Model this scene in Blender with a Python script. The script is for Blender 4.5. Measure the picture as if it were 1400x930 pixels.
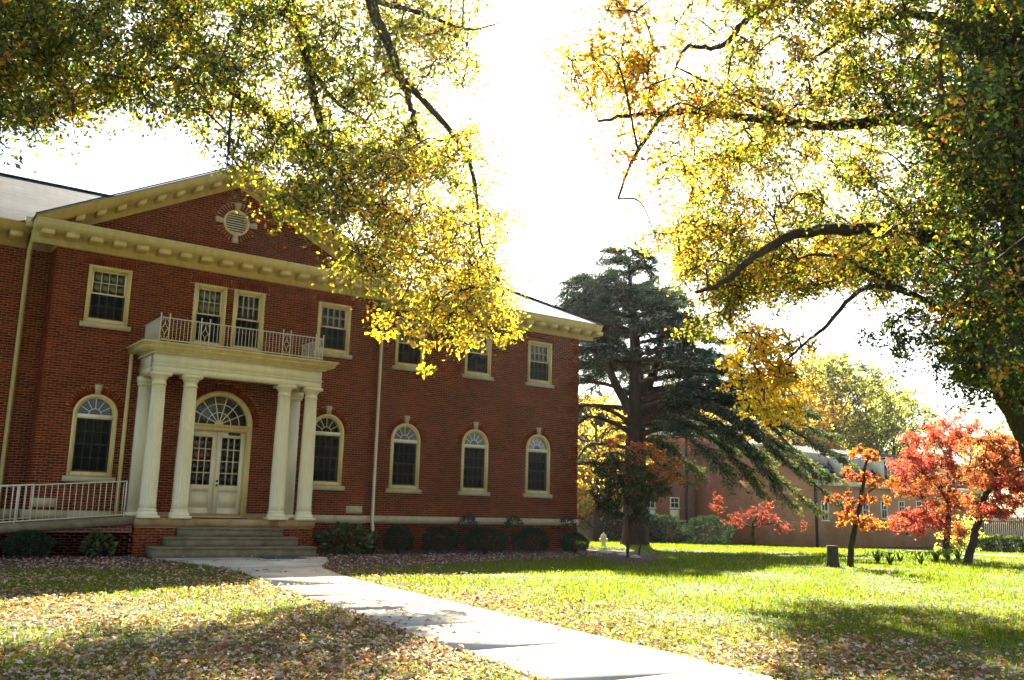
import bpy, math, random
import numpy as np
from mathutils import Matrix, Vector
rng = np.random.default_rng(7)
random.seed(7)
scene = bpy.context.scene
for o in list(bpy.data.objects):
    bpy.data.objects.remove(o)

# ------------------------------------------------------------------ camera
YAW, PITCH, ROLL, FPX = -0.62225, 0.18092, 0.02621, 1256.16
CAM = np.array([-3.8984, -26.1341, 1.4421])
FWD = np.array([-math.sin(YAW)*math.cos(PITCH), math.cos(YAW)*math.cos(PITCH), math.sin(PITCH)])
_r = np.array([math.cos(YAW), math.sin(YAW), 0.0])
_u = np.cross(_r, FWD)
RGT = _r*math.cos(ROLL) + _u*math.sin(ROLL)
UPV = _u*math.cos(ROLL) - _r*math.sin(ROLL)
cd = bpy.data.cameras.new('camera')
cam = bpy.data.objects.new('camera', cd)
scene.collection.objects.link(cam)
cd.sensor_width = 36.0
cd.lens = FPX/1400*36.0
cd.clip_start = 0.05
cd.clip_end = 3000
m = Matrix.Identity(4)
for i in range(3):
    m[i][0], m[i][1], m[i][2], m[i][3] = RGT[i], UPV[i], -FWD[i], CAM[i]
cam.matrix_world = m
scene.camera = cam

# ------------------------------------------------------------------ sky, sun, exposure
SUN_AZ, SUN_EL = math.radians(40.0), math.radians(35.4)      # azimuth from +Y towards +X
world = bpy.data.worlds.new('World')
scene.world = world
world.use_nodes = True
wn = world.node_tree
sky = wn.nodes.new('ShaderNodeTexSky')
sky.sky_type = 'NISHITA'
sky.sun_disc = False
sky.sun_elevation = SUN_EL
sky.sun_rotation = SUN_AZ
sky.altitude = 100
sky.air_density = 0.8
sky.dust_density = 1.5
sky.ozone_density = 0.0
bg = wn.nodes['Background']
bg.inputs['Strength'].default_value = 0.05
wn.links.new(sky.outputs[0], bg.inputs['Color'])
sd = bpy.data.lights.new('sun', 'SUN')
sd.energy = 5.0
sd.angle = math.radians(0.5)
sd.color = (1.0, 0.93, 0.80)
sun = bpy.data.objects.new('sun', sd)
scene.collection.objects.link(sun)
sdir = Vector((math.sin(SUN_AZ)*math.cos(SUN_EL), math.cos(SUN_AZ)*math.cos(SUN_EL), math.sin(SUN_EL)))
sun.rotation_euler = sdir.to_track_quat('Z', 'Y').to_euler()
vs = scene.view_settings
vs.view_transform = 'Standard'
vs.look = 'None'
vs.exposure = 2.85
vs.gamma = 1.0
vs.use_curve_mapping = False
scene.render.engine = 'CYCLES'
cy = scene.cycles
cy.use_denoising = True
cy.max_bounces = 8
cy.diffuse_bounces = 4
cy.transmission_bounces = 6
cy.transparent_max_bounces = 12
cy.sample_clamp_indirect = 6
cy.caustics_reflective = False
cy.caustics_refractive = False

# ------------------------------------------------------------------ helpers
def ray(u, v):
    return FWD + RGT*((u-700)/FPX) - UPV*((v-465)/FPX)
def at(u, v, D):
    return CAM + ray(u, v)*D
def ground_z(x, y):
    d = (np.asarray(x)-CAM[0])*FWD[0] + (np.asarray(y)-CAM[1])*FWD[1]
    t = np.clip((d-39.0)/22.0, 0, 1)
    return -0.75*t*t*(3-2*t)
def on_ground(u, v):
    d = ray(u, v)
    return CAM + d*(-CAM[2]/d[2])
W = {}
def link(o, parent=None, loc=(0, 0, 0)):
    scene.collection.objects.link(o)
    o.location = loc
    W[o.name] = Vector(loc)
    if parent is not None:
        o.parent = parent
        o.matrix_parent_inverse = Matrix.Translation(-W[parent.name])
    return o
def tag(o, label=None, cat=None, group=None, kind=None):
    if label: o['label'] = label
    if cat: o['category'] = cat
    if group: o['group'] = group
    if kind: o['kind'] = kind
    return o
def thing(name, loc, label, cat, group=None):
    o = bpy.data.objects.new(name, None)
    o.empty_display_size = 0.2
    link(o, None, [float(c) for c in loc])
    return tag(o, label, cat, group)

class MB:
    """collects polygons, with an optional colour per vertex"""
    def __init__(s):
        s.v = []; s.f = []; s.n = 0; s.c = []; s.hascol = False
    def add(s, verts, faces, col=None):
        verts = np.asarray(verts, float).reshape(-1, 3)
        s.v.append(verts)
        if isinstance(faces, np.ndarray):
            s.f.append(faces + s.n)
        else:
            by = {}
            for f in faces: by.setdefault(len(f), []).append(f)
            for k in by: s.f.append(np.array(by[k]) + s.n)
        if col is not None:
            s.hascol = True
            col = np.broadcast_to(np.asarray(col, float), (len(verts), 3))
        else:
            col = np.ones((len(verts), 3))
        s.c.append(col)
        s.n += len(verts)
        return s
    def box(s, x0, x1, y0, y1, z0, z1):
        v = [(x0,y0,z0),(x1,y0,z0),(x1,y1,z0),(x0,y1,z0),(x0,y0,z1),(x1,y0,z1),(x1,y1,z1),(x0,y1,z1)]
        return s.add(v, [(0,3,2,1),(4,5,6,7),(0,1,5,4),(1,2,6,5),(2,3,7,6),(3,0,4,7)])
    def tube(s, pts, rad, k=6, col=None, cap=True):
        pts = np.asarray(pts, float)
        n = len(pts)
        rad = np.broadcast_to(np.asarray(rad, float), (n,))
        tan = np.gradient(pts, axis=0)
        tan /= np.linalg.norm(tan, axis=1)[:, None] + 1e-9
        ref = np.array([0, 0, 1.0]) if abs(tan[:, 2]).mean() < 0.8 else np.array([1.0, 0, 0])
        a = np.cross(tan, ref); a /= np.linalg.norm(a, axis=1)[:, None] + 1e-9
        b = np.cross(tan, a)
        th = np.arange(k)*2*math.pi/k
        ring = a[:, None]*np.cos(th)[None, :, None] + b[:, None]*np.sin(th)[None, :, None]
        v = (pts[:, None] + ring*rad[:, None, None]).reshape(-1, 3)
        i = np.arange(n-1)[:, None]*k
        j = np.arange(k)[None]
        f = np.stack([i+j, i+(j+1) % k, i+k+(j+1) % k, i+k+j], -1).reshape(-1, 4)
        base = s.n
        s.add(v, f[:, ::-1], col)
        if cap:
            s.f.append(np.array([list(range(base, base+k))]))
            s.f.append(np.array([list(range(base+(n-1)*k, base+n*k))[::-1]]))
        return s
    def lathe(s, prof, cx, cy, k=16, flute=0.0, nfl=20):
        """prof: (radius, z) pairs from bottom to top"""
        kk = nfl*4 if flute else k
        th = np.arange(kk)*2*math.pi/kk
        vs_ = []
        for r, z in prof:
            rr = r*np.ones(kk)
            if flute: rr = r - flute*np.array([0, .8, 1, .8]*nfl)
            vs_.append(np.c_[cx+rr*np.cos(th), cy+rr*np.sin(th), np.full(kk, z)])
        v = np.concatenate(vs_)
        n = len(prof)
        i = np.arange(n-1)[:, None]*kk; j = np.arange(kk)[None]
        f = np.stack([i+j, i+(j+1) % kk, i+kk+(j+1) % kk, i+kk+j], -1).reshape(-1, 4)
        b = s.n
        s.add(v, f)
        s.f.append(np.array([list(range(b, b+kk))[::-1]]))
        s.f.append(np.array([list(range(b+(n-1)*kk, b+n*kk))]))
        return s
    def prism(s, poly, axis, a0, a1):
        """poly in the two other axes, extruded along axis ('x','y' or 'z')"""
        n = len(poly)
        def mk(p, a):
            return (a, p[0], p[1]) if axis == 'x' else (p[0], a, p[1]) if axis == 'y' else (p[0], p[1], a)
        v = [mk(p, a0) for p in poly] + [mk(p, a1) for p in poly]
        f = [tuple(range(n))[::-1], tuple(range(n, 2*n))] + [(i, (i+1) % n, n+(i+1) % n, n+i) for i in range(n)]
        return s.add(v, f)
    def mesh(s, name, mat, smooth=False):
        me = bpy.data.meshes.new(name)
        v = np.concatenate(s.v)
        tot = np.concatenate([np.full(len(f), f.shape[1]) for f in s.f])
        idx = np.concatenate([f.ravel() for f in s.f])
        me.vertices.add(len(v)); me.vertices.foreach_set('co', v.astype(np.float32).ravel())
        me.loops.add(len(idx)); me.loops.foreach_set('vertex_index', idx.astype(np.int32))
        me.polygons.add(len(tot))
        st = np.concatenate([[0], np.cumsum(tot)[:-1]])
        me.polygons.foreach_set('loop_start', st.astype(np.int32))
        me.polygons.foreach_set('loop_total', tot.astype(np.int32))
        if smooth: me.polygons.foreach_set('use_smooth', np.ones(len(tot), bool))
        if s.hascol:
            c = np.concatenate(s.c)
            at_ = me.attributes.new('col', 'FLOAT_COLOR', 'POINT')
            at_.data.foreach_set('color', np.c_[c, np.ones(len(c))].astype(np.float32).ravel())
        me.update(calc_edges=True)
        me.validate()
        me.materials.append(mat)
        return me
    def build(s, name, mat, parent=None, smooth=False, loc=(0, 0, 0)):
        return link(bpy.data.objects.new(name, s.mesh(name, mat, smooth)), parent, loc)
def inst(name, me, parent, loc, rot=None):
    o = bpy.data.objects.new(name, me)
    link(o, parent, loc)
    if rot: o.rotation_euler = rot
    return o

# ------------------------------------------------------------------ materials
def mat_new(name):
    ma = bpy.data.materials.new(name); ma.use_nodes = True
    nt = ma.node_tree
    b = nt.nodes['Principled BSDF']
    return ma, nt, b
def nd(nt, t, **kw):
    n = nt.nodes.new(t)
    for k, v in kw.items(): setattr(n, k, v)
    return n
def surf(name, c1, c2, scale=6.0, rough=0.8, bump=0.15, bscale=40.0, c3=None, stretch=(1, 1, 1), spec=0.3, metal=0.0):
    ma, nt, b = mat_new(name)
    tc = nd(nt, 'ShaderNodeNewGeometry')
    mp = nd(nt, 'ShaderNodeMapping'); mp.inputs['Scale'].default_value = stretch
    nt.links.new(tc.outputs['Position'], mp.inputs['Vector'])
    n1 = nd(nt, 'ShaderNodeTexNoise'); n1.inputs['Scale'].default_value = scale; n1.inputs['Detail'].default_value = 8; n1.inputs['Roughness'].default_value = 0.65
    nt.links.new(mp.outputs[0], n1.inputs['Vector'])
    cr = nd(nt, 'ShaderNodeValToRGB')
    cr.color_ramp.elements[0].position = 0.3; cr.color_ramp.elements[0].color = (*c1, 1)
    cr.color_ramp.elements[1].position = 0.7; cr.color_ramp.elements[1].color = (*c2, 1)
    if c3:
        e = cr.color_ramp.elements.new(0.52); e.color = (*c3, 1)
    nt.links.new(n1.outputs['Fac'], cr.inputs[0])
    nt.links.new(cr.outputs[0], b.inputs['Base Color'])
    n2 = nd(nt, 'ShaderNodeTexNoise'); n2.inputs['Scale'].default_value = bscale; n2.inputs['Detail'].default_value = 6
    nt.links.new(mp.outputs[0], n2.inputs['Vector'])
    bp = nd(nt, 'ShaderNodeBump'); bp.inputs['Strength'].default_value = bump; bp.inputs['Distance'].default_value = 0.02
    nt.links.new(n2.outputs['Fac'], bp.inputs['Height'])
    nt.links.new(bp.outputs[0], b.inputs['Normal'])
    b.inputs['Roughness'].default_value = rough
    b.inputs['Specular IOR Level'].default_value = spec
    b.inputs['Metallic'].default_value = metal
    return ma
def leafmat(name, trans=0.5, boost=1.5, rough=0.5, gloss=0.06):
    ma = bpy.data.materials.new(name); ma.use_nodes = True
    nt = ma.node_tree; nt.nodes.clear()
    out = nd(nt, 'ShaderNodeOutputMaterial')
    a = nd(nt, 'ShaderNodeAttribute', attribute_name='col')
    d = nd(nt, 'ShaderNodeBsdfDiffuse')
    t = nd(nt, 'ShaderNodeBsdfTranslucent')
    g = nd(nt, 'ShaderNodeBsdfGlossy'); g.inputs['Roughness'].default_value = rough
    mul = nd(nt, 'ShaderNodeMix', data_type='RGBA', blend_type='MULTIPLY'); mul.inputs[0].default_value = 1
    mul.inputs[7].default_value = (boost*1.08, boost, boost*0.55, 1)
    nt.links.new(a.outputs['Color'], mul.inputs[6])
    nt.links.new(mul.outputs[2], t.inputs['Color'])
    nt.links.new(a.outputs['Color'], d.inputs['Color'])
    m1 = nd(nt, 'ShaderNodeMixShader'); m1.inputs[0].default_value = trans
    nt.links.new(d.outputs[0], m1.inputs[1]); nt.links.new(t.outputs[0], m1.inputs[2])
    m2 = nd(nt, 'ShaderNodeMixShader'); m2.inputs[0].default_value = gloss
    nt.links.new(m1.outputs[0], m2.inputs[1]); nt.links.new(g.outputs[0], m2.inputs[2])
    nt.links.new(m2.outputs[0], out.inputs[0])
    return ma
def brickmat(name, ca, cb, cc):
    ma, nt, b = mat_new(name)
    g = nd(nt, 'ShaderNodeNewGeometry'); oi = nd(nt, 'ShaderNodeObjectInfo')
    ad = nd(nt, 'ShaderNodeMath', operation='ADD'); fr = nd(nt, 'ShaderNodeMath', operation='FRACT')
    nt.links.new(g.outputs['Random Per Island'], ad.inputs[0]); nt.links.new(oi.outputs['Random'], ad.inputs[1])
    nt.links.new(ad.outputs[0], fr.inputs[0])
    cr = nd(nt, 'ShaderNodeValToRGB')
    cr.color_ramp.elements[0].color = (*ca, 1); cr.color_ramp.elements[1].color = (*cb, 1)
    e = cr.color_ramp.elements.new(0.55); e.color = (*cc, 1)
    nt.links.new(fr.outputs[0], cr.inputs[0])
    n1 = nd(nt, 'ShaderNodeTexNoise'); n1.inputs['Scale'].default_value = 0.7; n1.inputs['Detail'].default_value = 5
    nt.links.new(g.outputs['Position'], n1.inputs['Vector'])
    n3 = nd(nt, 'ShaderNodeTexNoise'); n3.inputs['Scale'].default_value = 60; n3.inputs['Detail'].default_value = 3
    nt.links.new(g.outputs['Position'], n3.inputs['Vector'])
    mr = nd(nt, 'ShaderNodeMapRange'); mr.inputs[1].default_value = .3; mr.inputs[2].default_value = .7; mr.inputs[3].default_value = .68; mr.inputs[4].default_value = 1.25
    nt.links.new(n1.outputs[0], mr.inputs[0])
    mx = nd(nt, 'ShaderNodeMix', data_type='RGBA', blend_type='MULTIPLY'); mx.inputs[0].default_value = 1
    nt.links.new(cr.outputs[0], mx.inputs[6]); nt.links.new(mr.outputs[0], mx.inputs[7])
    nt.links.new(mx.outputs[2], b.inputs['Base Color'])
    bp = nd(nt, 'ShaderNodeBump'); bp.inputs['Strength'].default_value = .3; bp.inputs['Distance'].default_value = .004
    nt.links.new(n3.outputs[0], bp.inputs['Height']); nt.links.new(bp.outputs[0], b.inputs['Normal'])
    b.inputs['Roughness'].default_value = 0.9
    b.inputs['Specular IOR Level'].default_value = 0.06
    return ma
def glassmat(name, tint=(0.90, 0.93, 0.86), refl=1.0):
    ma = bpy.data.materials.new(name); ma.use_nodes = True
    nt = ma.node_tree; nt.nodes.clear()
    out = nd(nt, 'ShaderNodeOutputMaterial')
    tr = nd(nt, 'ShaderNodeBsdfTransparent'); tr.inputs[0].default_value = (*tint, 1)
    gl = nd(nt, 'ShaderNodeBsdfGlossy'); gl.inputs['Roughness'].default_value = 0.02
    fr = nd(nt, 'ShaderNodeFresnel'); fr.inputs[0].default_value = 1.5
    no = nd(nt, 'ShaderNodeTexNoise'); no.inputs['Scale'].default_value = 1.7
    ge = nd(nt, 'ShaderNodeNewGeometry'); nt.links.new(ge.outputs['Position'], no.inputs['Vector'])
    bp = nd(nt, 'ShaderNodeBump'); bp.inputs['Strength'].default_value = .06; bp.inputs['Distance'].default_value = .02
    nt.links.new(no.outputs[0], bp.inputs['Height']); nt.links.new(bp.outputs[0], gl.inputs['Normal'])
    mu = nd(nt, 'ShaderNodeMath', operation='MULTIPLY'); mu.inputs[1].default_value = refl
    nt.links.new(fr.outputs[0], mu.inputs[0])
    mx = nd(nt, 'ShaderNodeMixShader')
    nt.links.new(mu.outputs[0], mx.inputs[0]); nt.links.new(tr.outputs[0], mx.inputs[1]); nt.links.new(gl.outputs[0], mx.inputs[2])
    nt.links.new(mx.outputs[0], out.inputs[0])
    return ma
def brickwall(name, c1, c2, mortar, sx=1.0):
    ma, nt, b = mat_new(name)
    g = nd(nt, 'ShaderNodeNewGeometry')
    sp = nd(nt, 'ShaderNodeSeparateXYZ'); nt.links.new(g.outputs['Position'], sp.inputs[0])
    ad = nd(nt, 'ShaderNodeMath', operation='ADD'); nt.links.new(sp.outputs[0], ad.inputs[0]); nt.links.new(sp.outputs[1], ad.inputs[1])
    cb = nd(nt, 'ShaderNodeCombineXYZ'); nt.links.new(ad.outputs[0], cb.inputs[0]); nt.links.new(sp.outputs[2], cb.inputs[1])
    bt = nd(nt, 'ShaderNodeTexBrick'); bt.inputs['Scale'].default_value = 1.0
    bt.inputs['Brick Width'].default_value = .213; bt.inputs['Row Height'].default_value = .068; bt.inputs['Mortar Size'].default_value = .006
    bt.inputs['Color1'].default_value = (*c1, 1); bt.inputs['Color2'].default_value = (*c2, 1); bt.inputs['Mortar'].default_value = (*mortar, 1)
    nt.links.new(cb.outputs[0], bt.inputs['Vector'])
    n1 = nd(nt, 'ShaderNodeTexNoise'); n1.inputs['Scale'].default_value = .6; n1.inputs['Detail'].default_value = 6
    nt.links.new(g.outputs['Position'], n1.inputs['Vector'])
    mr = nd(nt, 'ShaderNodeMapRange'); mr.inputs[1].default_value = .3; mr.inputs[2].default_value = .7; mr.inputs[3].default_value = .75; mr.inputs[4].default_value = 1.2
    nt.links.new(n1.outputs[0], mr.inputs[0])
    mx = nd(nt, 'ShaderNodeMix', data_type='RGBA', blend_type='MULTIPLY'); mx.inputs[0].default_value = 1
    nt.links.new(bt.outputs[0], mx.inputs[6]); nt.links.new(mr.outputs[0], mx.inputs[7])
    nt.links.new(mx.outputs[2], b.inputs['Base Color'])
    bp = nd(nt, 'ShaderNodeBump'); bp.inputs['Strength'].default_value = .5; bp.inputs['Distance'].default_value = .006; bp.invert = True
    nt.links.new(bt.outputs[1], bp.inputs['Height']); nt.links.new(bp.outputs[0], b.inputs['Normal'])
    b.inputs['Roughness'].default_value = .95
    b.inputs['Specular IOR Level'].default_value = .08
    return ma
def shinglemat(name, c1, c2, mortar):
    ma = brickwall(name, c1, c2, mortar)
    for n in ma.node_tree.nodes:
        if n.type == 'TEX_BRICK':
            n.inputs['Brick Width'].default_value = .3; n.inputs['Row Height'].default_value = .075; n.inputs['Mortar Size'].default_value = .006
    return ma

M = {}
M['brick'] = brickmat('red_brick', (.115, .0155, .0045), (.24, .036, .0085), (.175, .0245, .006))
M['mortar'] = surf('mortar', (.34, .20, .09), (.46, .29, .14), 9, .95, .2)
M['brickside'] = brickwall('brick_side', (.15, .035, .02), (.2, .05, .03), (.34, .26, .18))
M['cream'] = surf('cream_paint', (.62, .44, .155), (.80, .61, .25), 2.2, .5, .04, 30, stretch=(2.5, 2.5, .5))
M['white'] = surf('white_paint', (.78, .65, .38), (.90, .79, .51), 2.0, .45, .04, 30, stretch=(2.5, 2.5, .5))
M['stone'] = surf('limestone', (.44, .34, .18), (.60, .49, .29), 4, .85, .15, 50)
M['concrete'] = surf('weathered_concrete', (.13, .098, .05), (.27, .21, .115), 3, .9, .2, 60)
M['slab'] = surf('portico_stone', (.30, .15, .05), (.50, .34, .15), 2.2, .8, .15, 50, stretch=(1.5, 1, .6))
M['path'] = surf('path_concrete', (.40, .33, .23), (.74, .65, .50), 1.3, .92, .25, 90)
M['shingle'] = shinglemat('grey_shingle', (.038, .040, .036), (.065, .066, .058), (.014, .014, .013))
M['darkshingle'] = shinglemat('slate_shingle', (.018, .024, .034), (.03, .038, .05), (.008, .008, .01))
M['iron'] = surf('pale_iron', (.66, .56, .40), (.78, .68, .50), 8, .5, .05)
M['glass'] = glassmat('window_glass')
def screenmat(name, a):
    ma = bpy.data.materials.new(name); ma.use_nodes = True
    nt = ma.node_tree; nt.nodes.clear()
    out = nd(nt, 'ShaderNodeOutputMaterial')
    tr = nd(nt, 'ShaderNodeBsdfTransparent'); df = nd(nt, 'ShaderNodeBsdfDiffuse'); df.inputs[0].default_value = (.02, .02, .018, 1)
    mx = nd(nt, 'ShaderNodeMixShader'); mx.inputs[0].default_value = a
    nt.links.new(tr.outputs[0], mx.inputs[1]); nt.links.new(df.outputs[0], mx.inputs[2]); nt.links.new(mx.outputs[0], out.inputs[0])
    return ma
M['screen'] = screenmat('insect_screen', .5)
M['blind'] = surf('window_blind', (.46, .42, .22), (.56, .52, .30), 4, .8, .02)
M['dark'] = surf('dark_metal', (.02, .018, .015), (.04, .035, .03), 8, .5, .05)
M['mat'] = surf('door_mat', (.035, .05, .06), (.06, .085, .095), 20, .95, .4, 200)
M['bark'] = surf('oak_bark', (.030, .022, .015), (.075, .055, .038), 10, .95, .9, 30, stretch=(1, 1, .35))
M['cedarbark'] = surf('cedar_bark', (.022, .017, .013), (.055, .042, .032), 6, .95, .9, 14, stretch=(1, 1, .3))
M['leaf'] = leafmat('oak_leaf', .68, 2.3, .45, .03)
M['redleaf'] = leafmat('maple_leaf', .55, 1.6, .5, .03)
M['needle'] = leafmat('cedar_needle', .4, 1.6, .7, .015)
M['shrubleaf'] = leafmat('shrub_leaf', .3, 1.3, .6, .025)
M['grass'] = leafmat('grass_blade', .6, 2.0, .7, .008)
M['litter'] = leafmat('fallen_leaf', .3, 1.3, .6, .05)
M['mulch'] = surf('bark_mulch', (.035, .02, .012), (.12, .07, .045), 14, .95, .8, 60)
M['ground'] = surf('lawn_soil', (.030, .042, .005), (.062, .080, .007), 1.4, .95, .6, 50, c3=(.044, .058, .006))
M['fbrick'] = brickwall('far_brick', (.46, .19, .075), (.56, .245, .10), (.5, .34, .19))
M['fbrick2'] = brickwall('far_brick_red', (.28, .08, .035), (.35, .11, .05), (.36, .23, .14))
M['fence'] = surf('weathered_fence', (.14, .08, .05), (.22, .13, .085), 6, .9, .3)
M['orange'] = surf('orange_board', (.42, .09, .03), (.55, .14, .05), 4, .7, .05)
M['redmetal'] = surf('red_gutter', (.16, .03, .03), (.2, .05, .045), 5, .5, .05)
M['stump'] = surf('stump_wood', (.05, .035, .025), (.11, .08, .06), 12, .95, .8, 30, stretch=(1, 1, .3))

# ------------------------------------------------------------------ ground
def build_ground():
    xs = np.concatenate([np.linspace(-600, -60, 12)[:-1], np.linspace(-60, 110, 86), np.linspace(110, 700, 12)[1:]])
    ys = np.concatenate([np.linspace(-600, -60, 12)[:-1], np.linspace(-60, 90, 76), np.linspace(90, 800, 12)[1:]])
    X, Y = np.meshgrid(xs, ys, indexing='ij')
    Z = ground_z(X, Y)
    v = np.c_[X.ravel(), Y.ravel(), Z.ravel()]
    ny = len(ys)
    i = np.arange(len(xs)-1)[:, None]*ny; j = np.arange(ny-1)[None]
    f = np.stack([i+j, i+ny+j, i+ny+j+1, i+j+1], -1).reshape(-1, 4)
    o = MB().add(v, f).build('ground', M['ground'], smooth=True)
    tag(o, kind='structure')
build_ground()
def inpoly(px, py, poly):
    px = np.asarray(px); py = np.asarray(py)
    r = np.zeros(px.shape, bool)
    n = len(poly)
    for i in range(n):
        x0, y0 = poly[i]; x1, y1 = poly[(i+1) % n]
        c = (y0 > py) != (y1 > py)
        r ^= c & (px < (x1-x0)*(py-y0)/(y1-y0+1e-12) + x0)
    return r
G = lambda u, v: tuple(on_ground(u, v)[:2])
LE = [(2.5, -2.44), G(313, 778), G(345, 788), G(372, 801), G(480, 838), G(735, 930), (.2, -26), (-1.6, -40)]
RE = [(6.9, -2.44), (6.9, -2.9), G(448, 769), G(438, 774), G(446, 780), G(480, 792), G(520, 802), G(640, 830), G(1060, 930), (2.2, -26), (.5, -40)]
path_poly = LE + RE[::-1]
def edge_x(E, y): 
    e = sorted(E, key=lambda p: p[1]); return float(np.interp(y, [p[1] for p in e], [p[0] for p in e]))
path = MB().prism([(x, y) for x, y in path_poly], 'z', -.15, .012).build('path', M['concrete'])
tag(path, kind='structure')
yl = [-10.6, -12.5, -14.4, -16.2, -18.1, -20.0, -21.9, -23.8, -26.0, -29, -32, -36, -40]
ys0 = [-5.9]+yl
# landing, kept to its own outline
land = [p for p in LE if p[1] > ys0[0]]+[(edge_x(LE, ys0[0]), ys0[0])]
landr = [(edge_x(RE, ys0[0]), ys0[0])]+[p for p in RE[::-1] if p[1] > ys0[0]]
MB().prism(land+landr, 'z', -.1, .022).build('slab', M['path'], path)
for a_, b_y in zip(ys0[:-1], ys0[1:]):
    g_ = .007
    yy_ = np.linspace(a_-g_, b_y+g_, 6)
    MB().prism([(edge_x(LE, y), y) for y in yy_]+[(edge_x(RE, y), y) for y in yy_[::-1]], 'z', -.1, .022+random.uniform(-.003, .004)).build('slab', M['path'], path)
walk_poly = [G(1262, 756), G(1330, 759.5), G(1420, 765), (58, -18), (60, -16.5), G(1420, 761.5), G(1330, 757), G(1270, 754.5)]
walk = MB().prism(walk_poly, 'z', -.1, .02).build('side_path', M['path'])
tag(walk, kind='structure')
mulch_polys = [[(9.4-2.2, -2.6), G(446, 769), G(438, 774), G(452, 783), G(560, 775), G(700, 768), G(800, 763), (19.5, -1.2), (19.5, 1), (7.2, 1)],
               [(2.3, -2.7), G(250, 775), G(100, 778), (-2.2, -6.0), (-9, -6.5), (-9, .8), (2.3, .8)],
               [G(800, 758), G(830, 768), G(880, 770), G(912, 764), G(880, 755), G(830, 752)]]
for q, mp_ in enumerate(mulch_polys):
    o = MB().add([(x, y, .006+.002*q) for x, y in mp_], [tuple(range(len(mp_)))]).build('mulch_bed', M['mulch'])
    tag(o, kind='structure')

# ------------------------------------------------------------------ main building
L, CX, D1, XR, XL = 9.354, 4.677, .82, 18.62, -7.0
ZW0, ZW1, ZC = .88, 1.09, 7.96
bld = thing('brick_hall', (CX, 4, 0), 'two storey red brick hall with cream trim and a columned entrance portico', 'building')
WIN = []     # (plane Y, centre X, kind)
UP = dict(hw=.553, z0=6.04, z1=7.597)
LO = dict(hw=.553, z0=1.975, zs=3.58)
for x in (1.364, L-1.364): WIN += [(0, x, 'up'), (0, x, 'lo')]
for x in (CX-.575, CX+.575): WIN += [(0, x, 'mid')]
for k in range(3): WIN += [(D1, 11.19+2.774*k, 'up'), (D1, 11.19+2.774*k, 'lo')]
for k in range(2): WIN += [(D1, -1.84-2.774*k, 'up'), (D1, -1.84-2.774*k, 'lo')]
def opening(x, kind):
    if kind == 'up': return dict(cx=x, hw=.553, z0=6.04, z1=7.597, arch=False)
    if kind == 'mid': return dict(cx=x, hw=.47, z0=5.78, z1=7.56, arch=False)
    if kind == 'lo': return dict(cx=x, hw=.553, z0=1.975, z1=3.58, arch=True)
    if kind == 'door': return dict(cx=x, hw=.95, z0=.96, z1=3.57, arch=True)
open0 = [opening(x, k) for y, x, k in WIN if y == 0] + [opening(CX, 'door')]
openR = [opening(x, k) for y, x, k in WIN if y == D1 and x > 5]
openL = [opening(x, k) for y, x, k in WIN if y == D1 and x < 5]
RING = .21
BH, BL, MJ = .0557, .201, .012
def soldier_top(o):
    return ZW1+round((o['z1']+.2-ZW1)/(.0677))*.0677+.006
def blocked(ops, z):
    iv = []
    for o in ops:
        if o['z0']-.13 < z < o['z1']:
            w = o['hw'] + (.09 if z < o['z0'] and not (o['z0'] < 1.2) else 0)
            iv.append((o['cx']-w, o['cx']+w))
        elif o['arch'] and o['z1'] <= z < o['z1']+o['hw']+RING:
            w = math.sqrt((o['hw']+RING)**2-(z-o['z1'])**2)
            iv.append((o['cx']-w, o['cx']+w))
        elif not o['arch'] and o['z1'] <= z < soldier_top(o):
            iv.append((o['cx']-o['hw']-.1, o['cx']+o['hw']+.1))
    return iv
BR = []   # (centre, half size, rotation about Y, face) all bricks
def course_fill(u0, u1, z, off, ops, emit):
    iv = sorted(blocked(ops, z))
    u = u0 - off
    while u < u1:
        a, b = max(u, u0), min(u+BL, u1)
        u += BL+MJ
        segs = [(a, b)]
        for i0, i1 in iv:
            ns = []
            for s0, s1 in segs:
                if i1 <= s0 or i0 >= s1: ns.append((s0, s1)); continue
                if i0 > s0: ns.append((s0, i0))
                if i1 < s1: ns.append((i1, s1))
            segs = ns
        for s0, s1 in segs:
            if s1-s0 > .025: emit(s0, s1, z)
def lay_wall(u0, u1, z0, z1, ops, plane, face, proud=.008, top=None, quoin=None):
    n = 0
    z = z0+MJ
    while z+BH <= z1+1e-4:
        zc = z+BH/2
        off = 0 if n % 2 == 0 else (BL+MJ)/2
        a, b = u0, u1
        if top:
            a, b = top(zc)
            if b-a < .05: break
        off2 = (a-u0 + off) % (BL+MJ)
        def emit(s0, s1, zz):
            p = proud + random.uniform(-.0015, .0025)
            if quoin and quoin((s0+s1)/2, zz): p += .035
            if face == 'y': BR.append((((s0+s1)/2, plane-p/2+.01, zz), ((s1-s0)/2, p/2+.01, BH/2), 0, 'y'))
            else: BR.append(((plane-p/2+.01, (s0+s1)/2, zz), (p/2+.01, (s1-s0)/2, BH/2), 0, 'x'))
        course_fill(a, b, zc, off2, ops, emit)
        z += BH+MJ; n += 1
def ring_bricks(o, plane):
    if o['arch']:
        r = o['hw']+RING/2+.005
        n = int(math.pi*r/(.0577+.012))
        for i in range(n):
            t = math.pi*(i+.5)/n
            BR.append(((o['cx']+r*math.cos(t), plane+.004, o['z1']+r*math.sin(t)), (RING/2-.004, .014, .0325), -t, 'y'))
    else:
        w = o['hw']+.1
        tp = soldier_top(o)
        hl_ = (tp-o['z1'])/2
        n = int(2*w/(.0677))
        for i in range(n):
            x = o['cx']-w+2*w*(i+.5)/n
            BR.append(((x, plane+.004, o['z1']+hl_), (hl_-.004, .014, .0305), -math.pi/2+(x-o['cx'])/w*-.18, 'y'))
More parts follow.
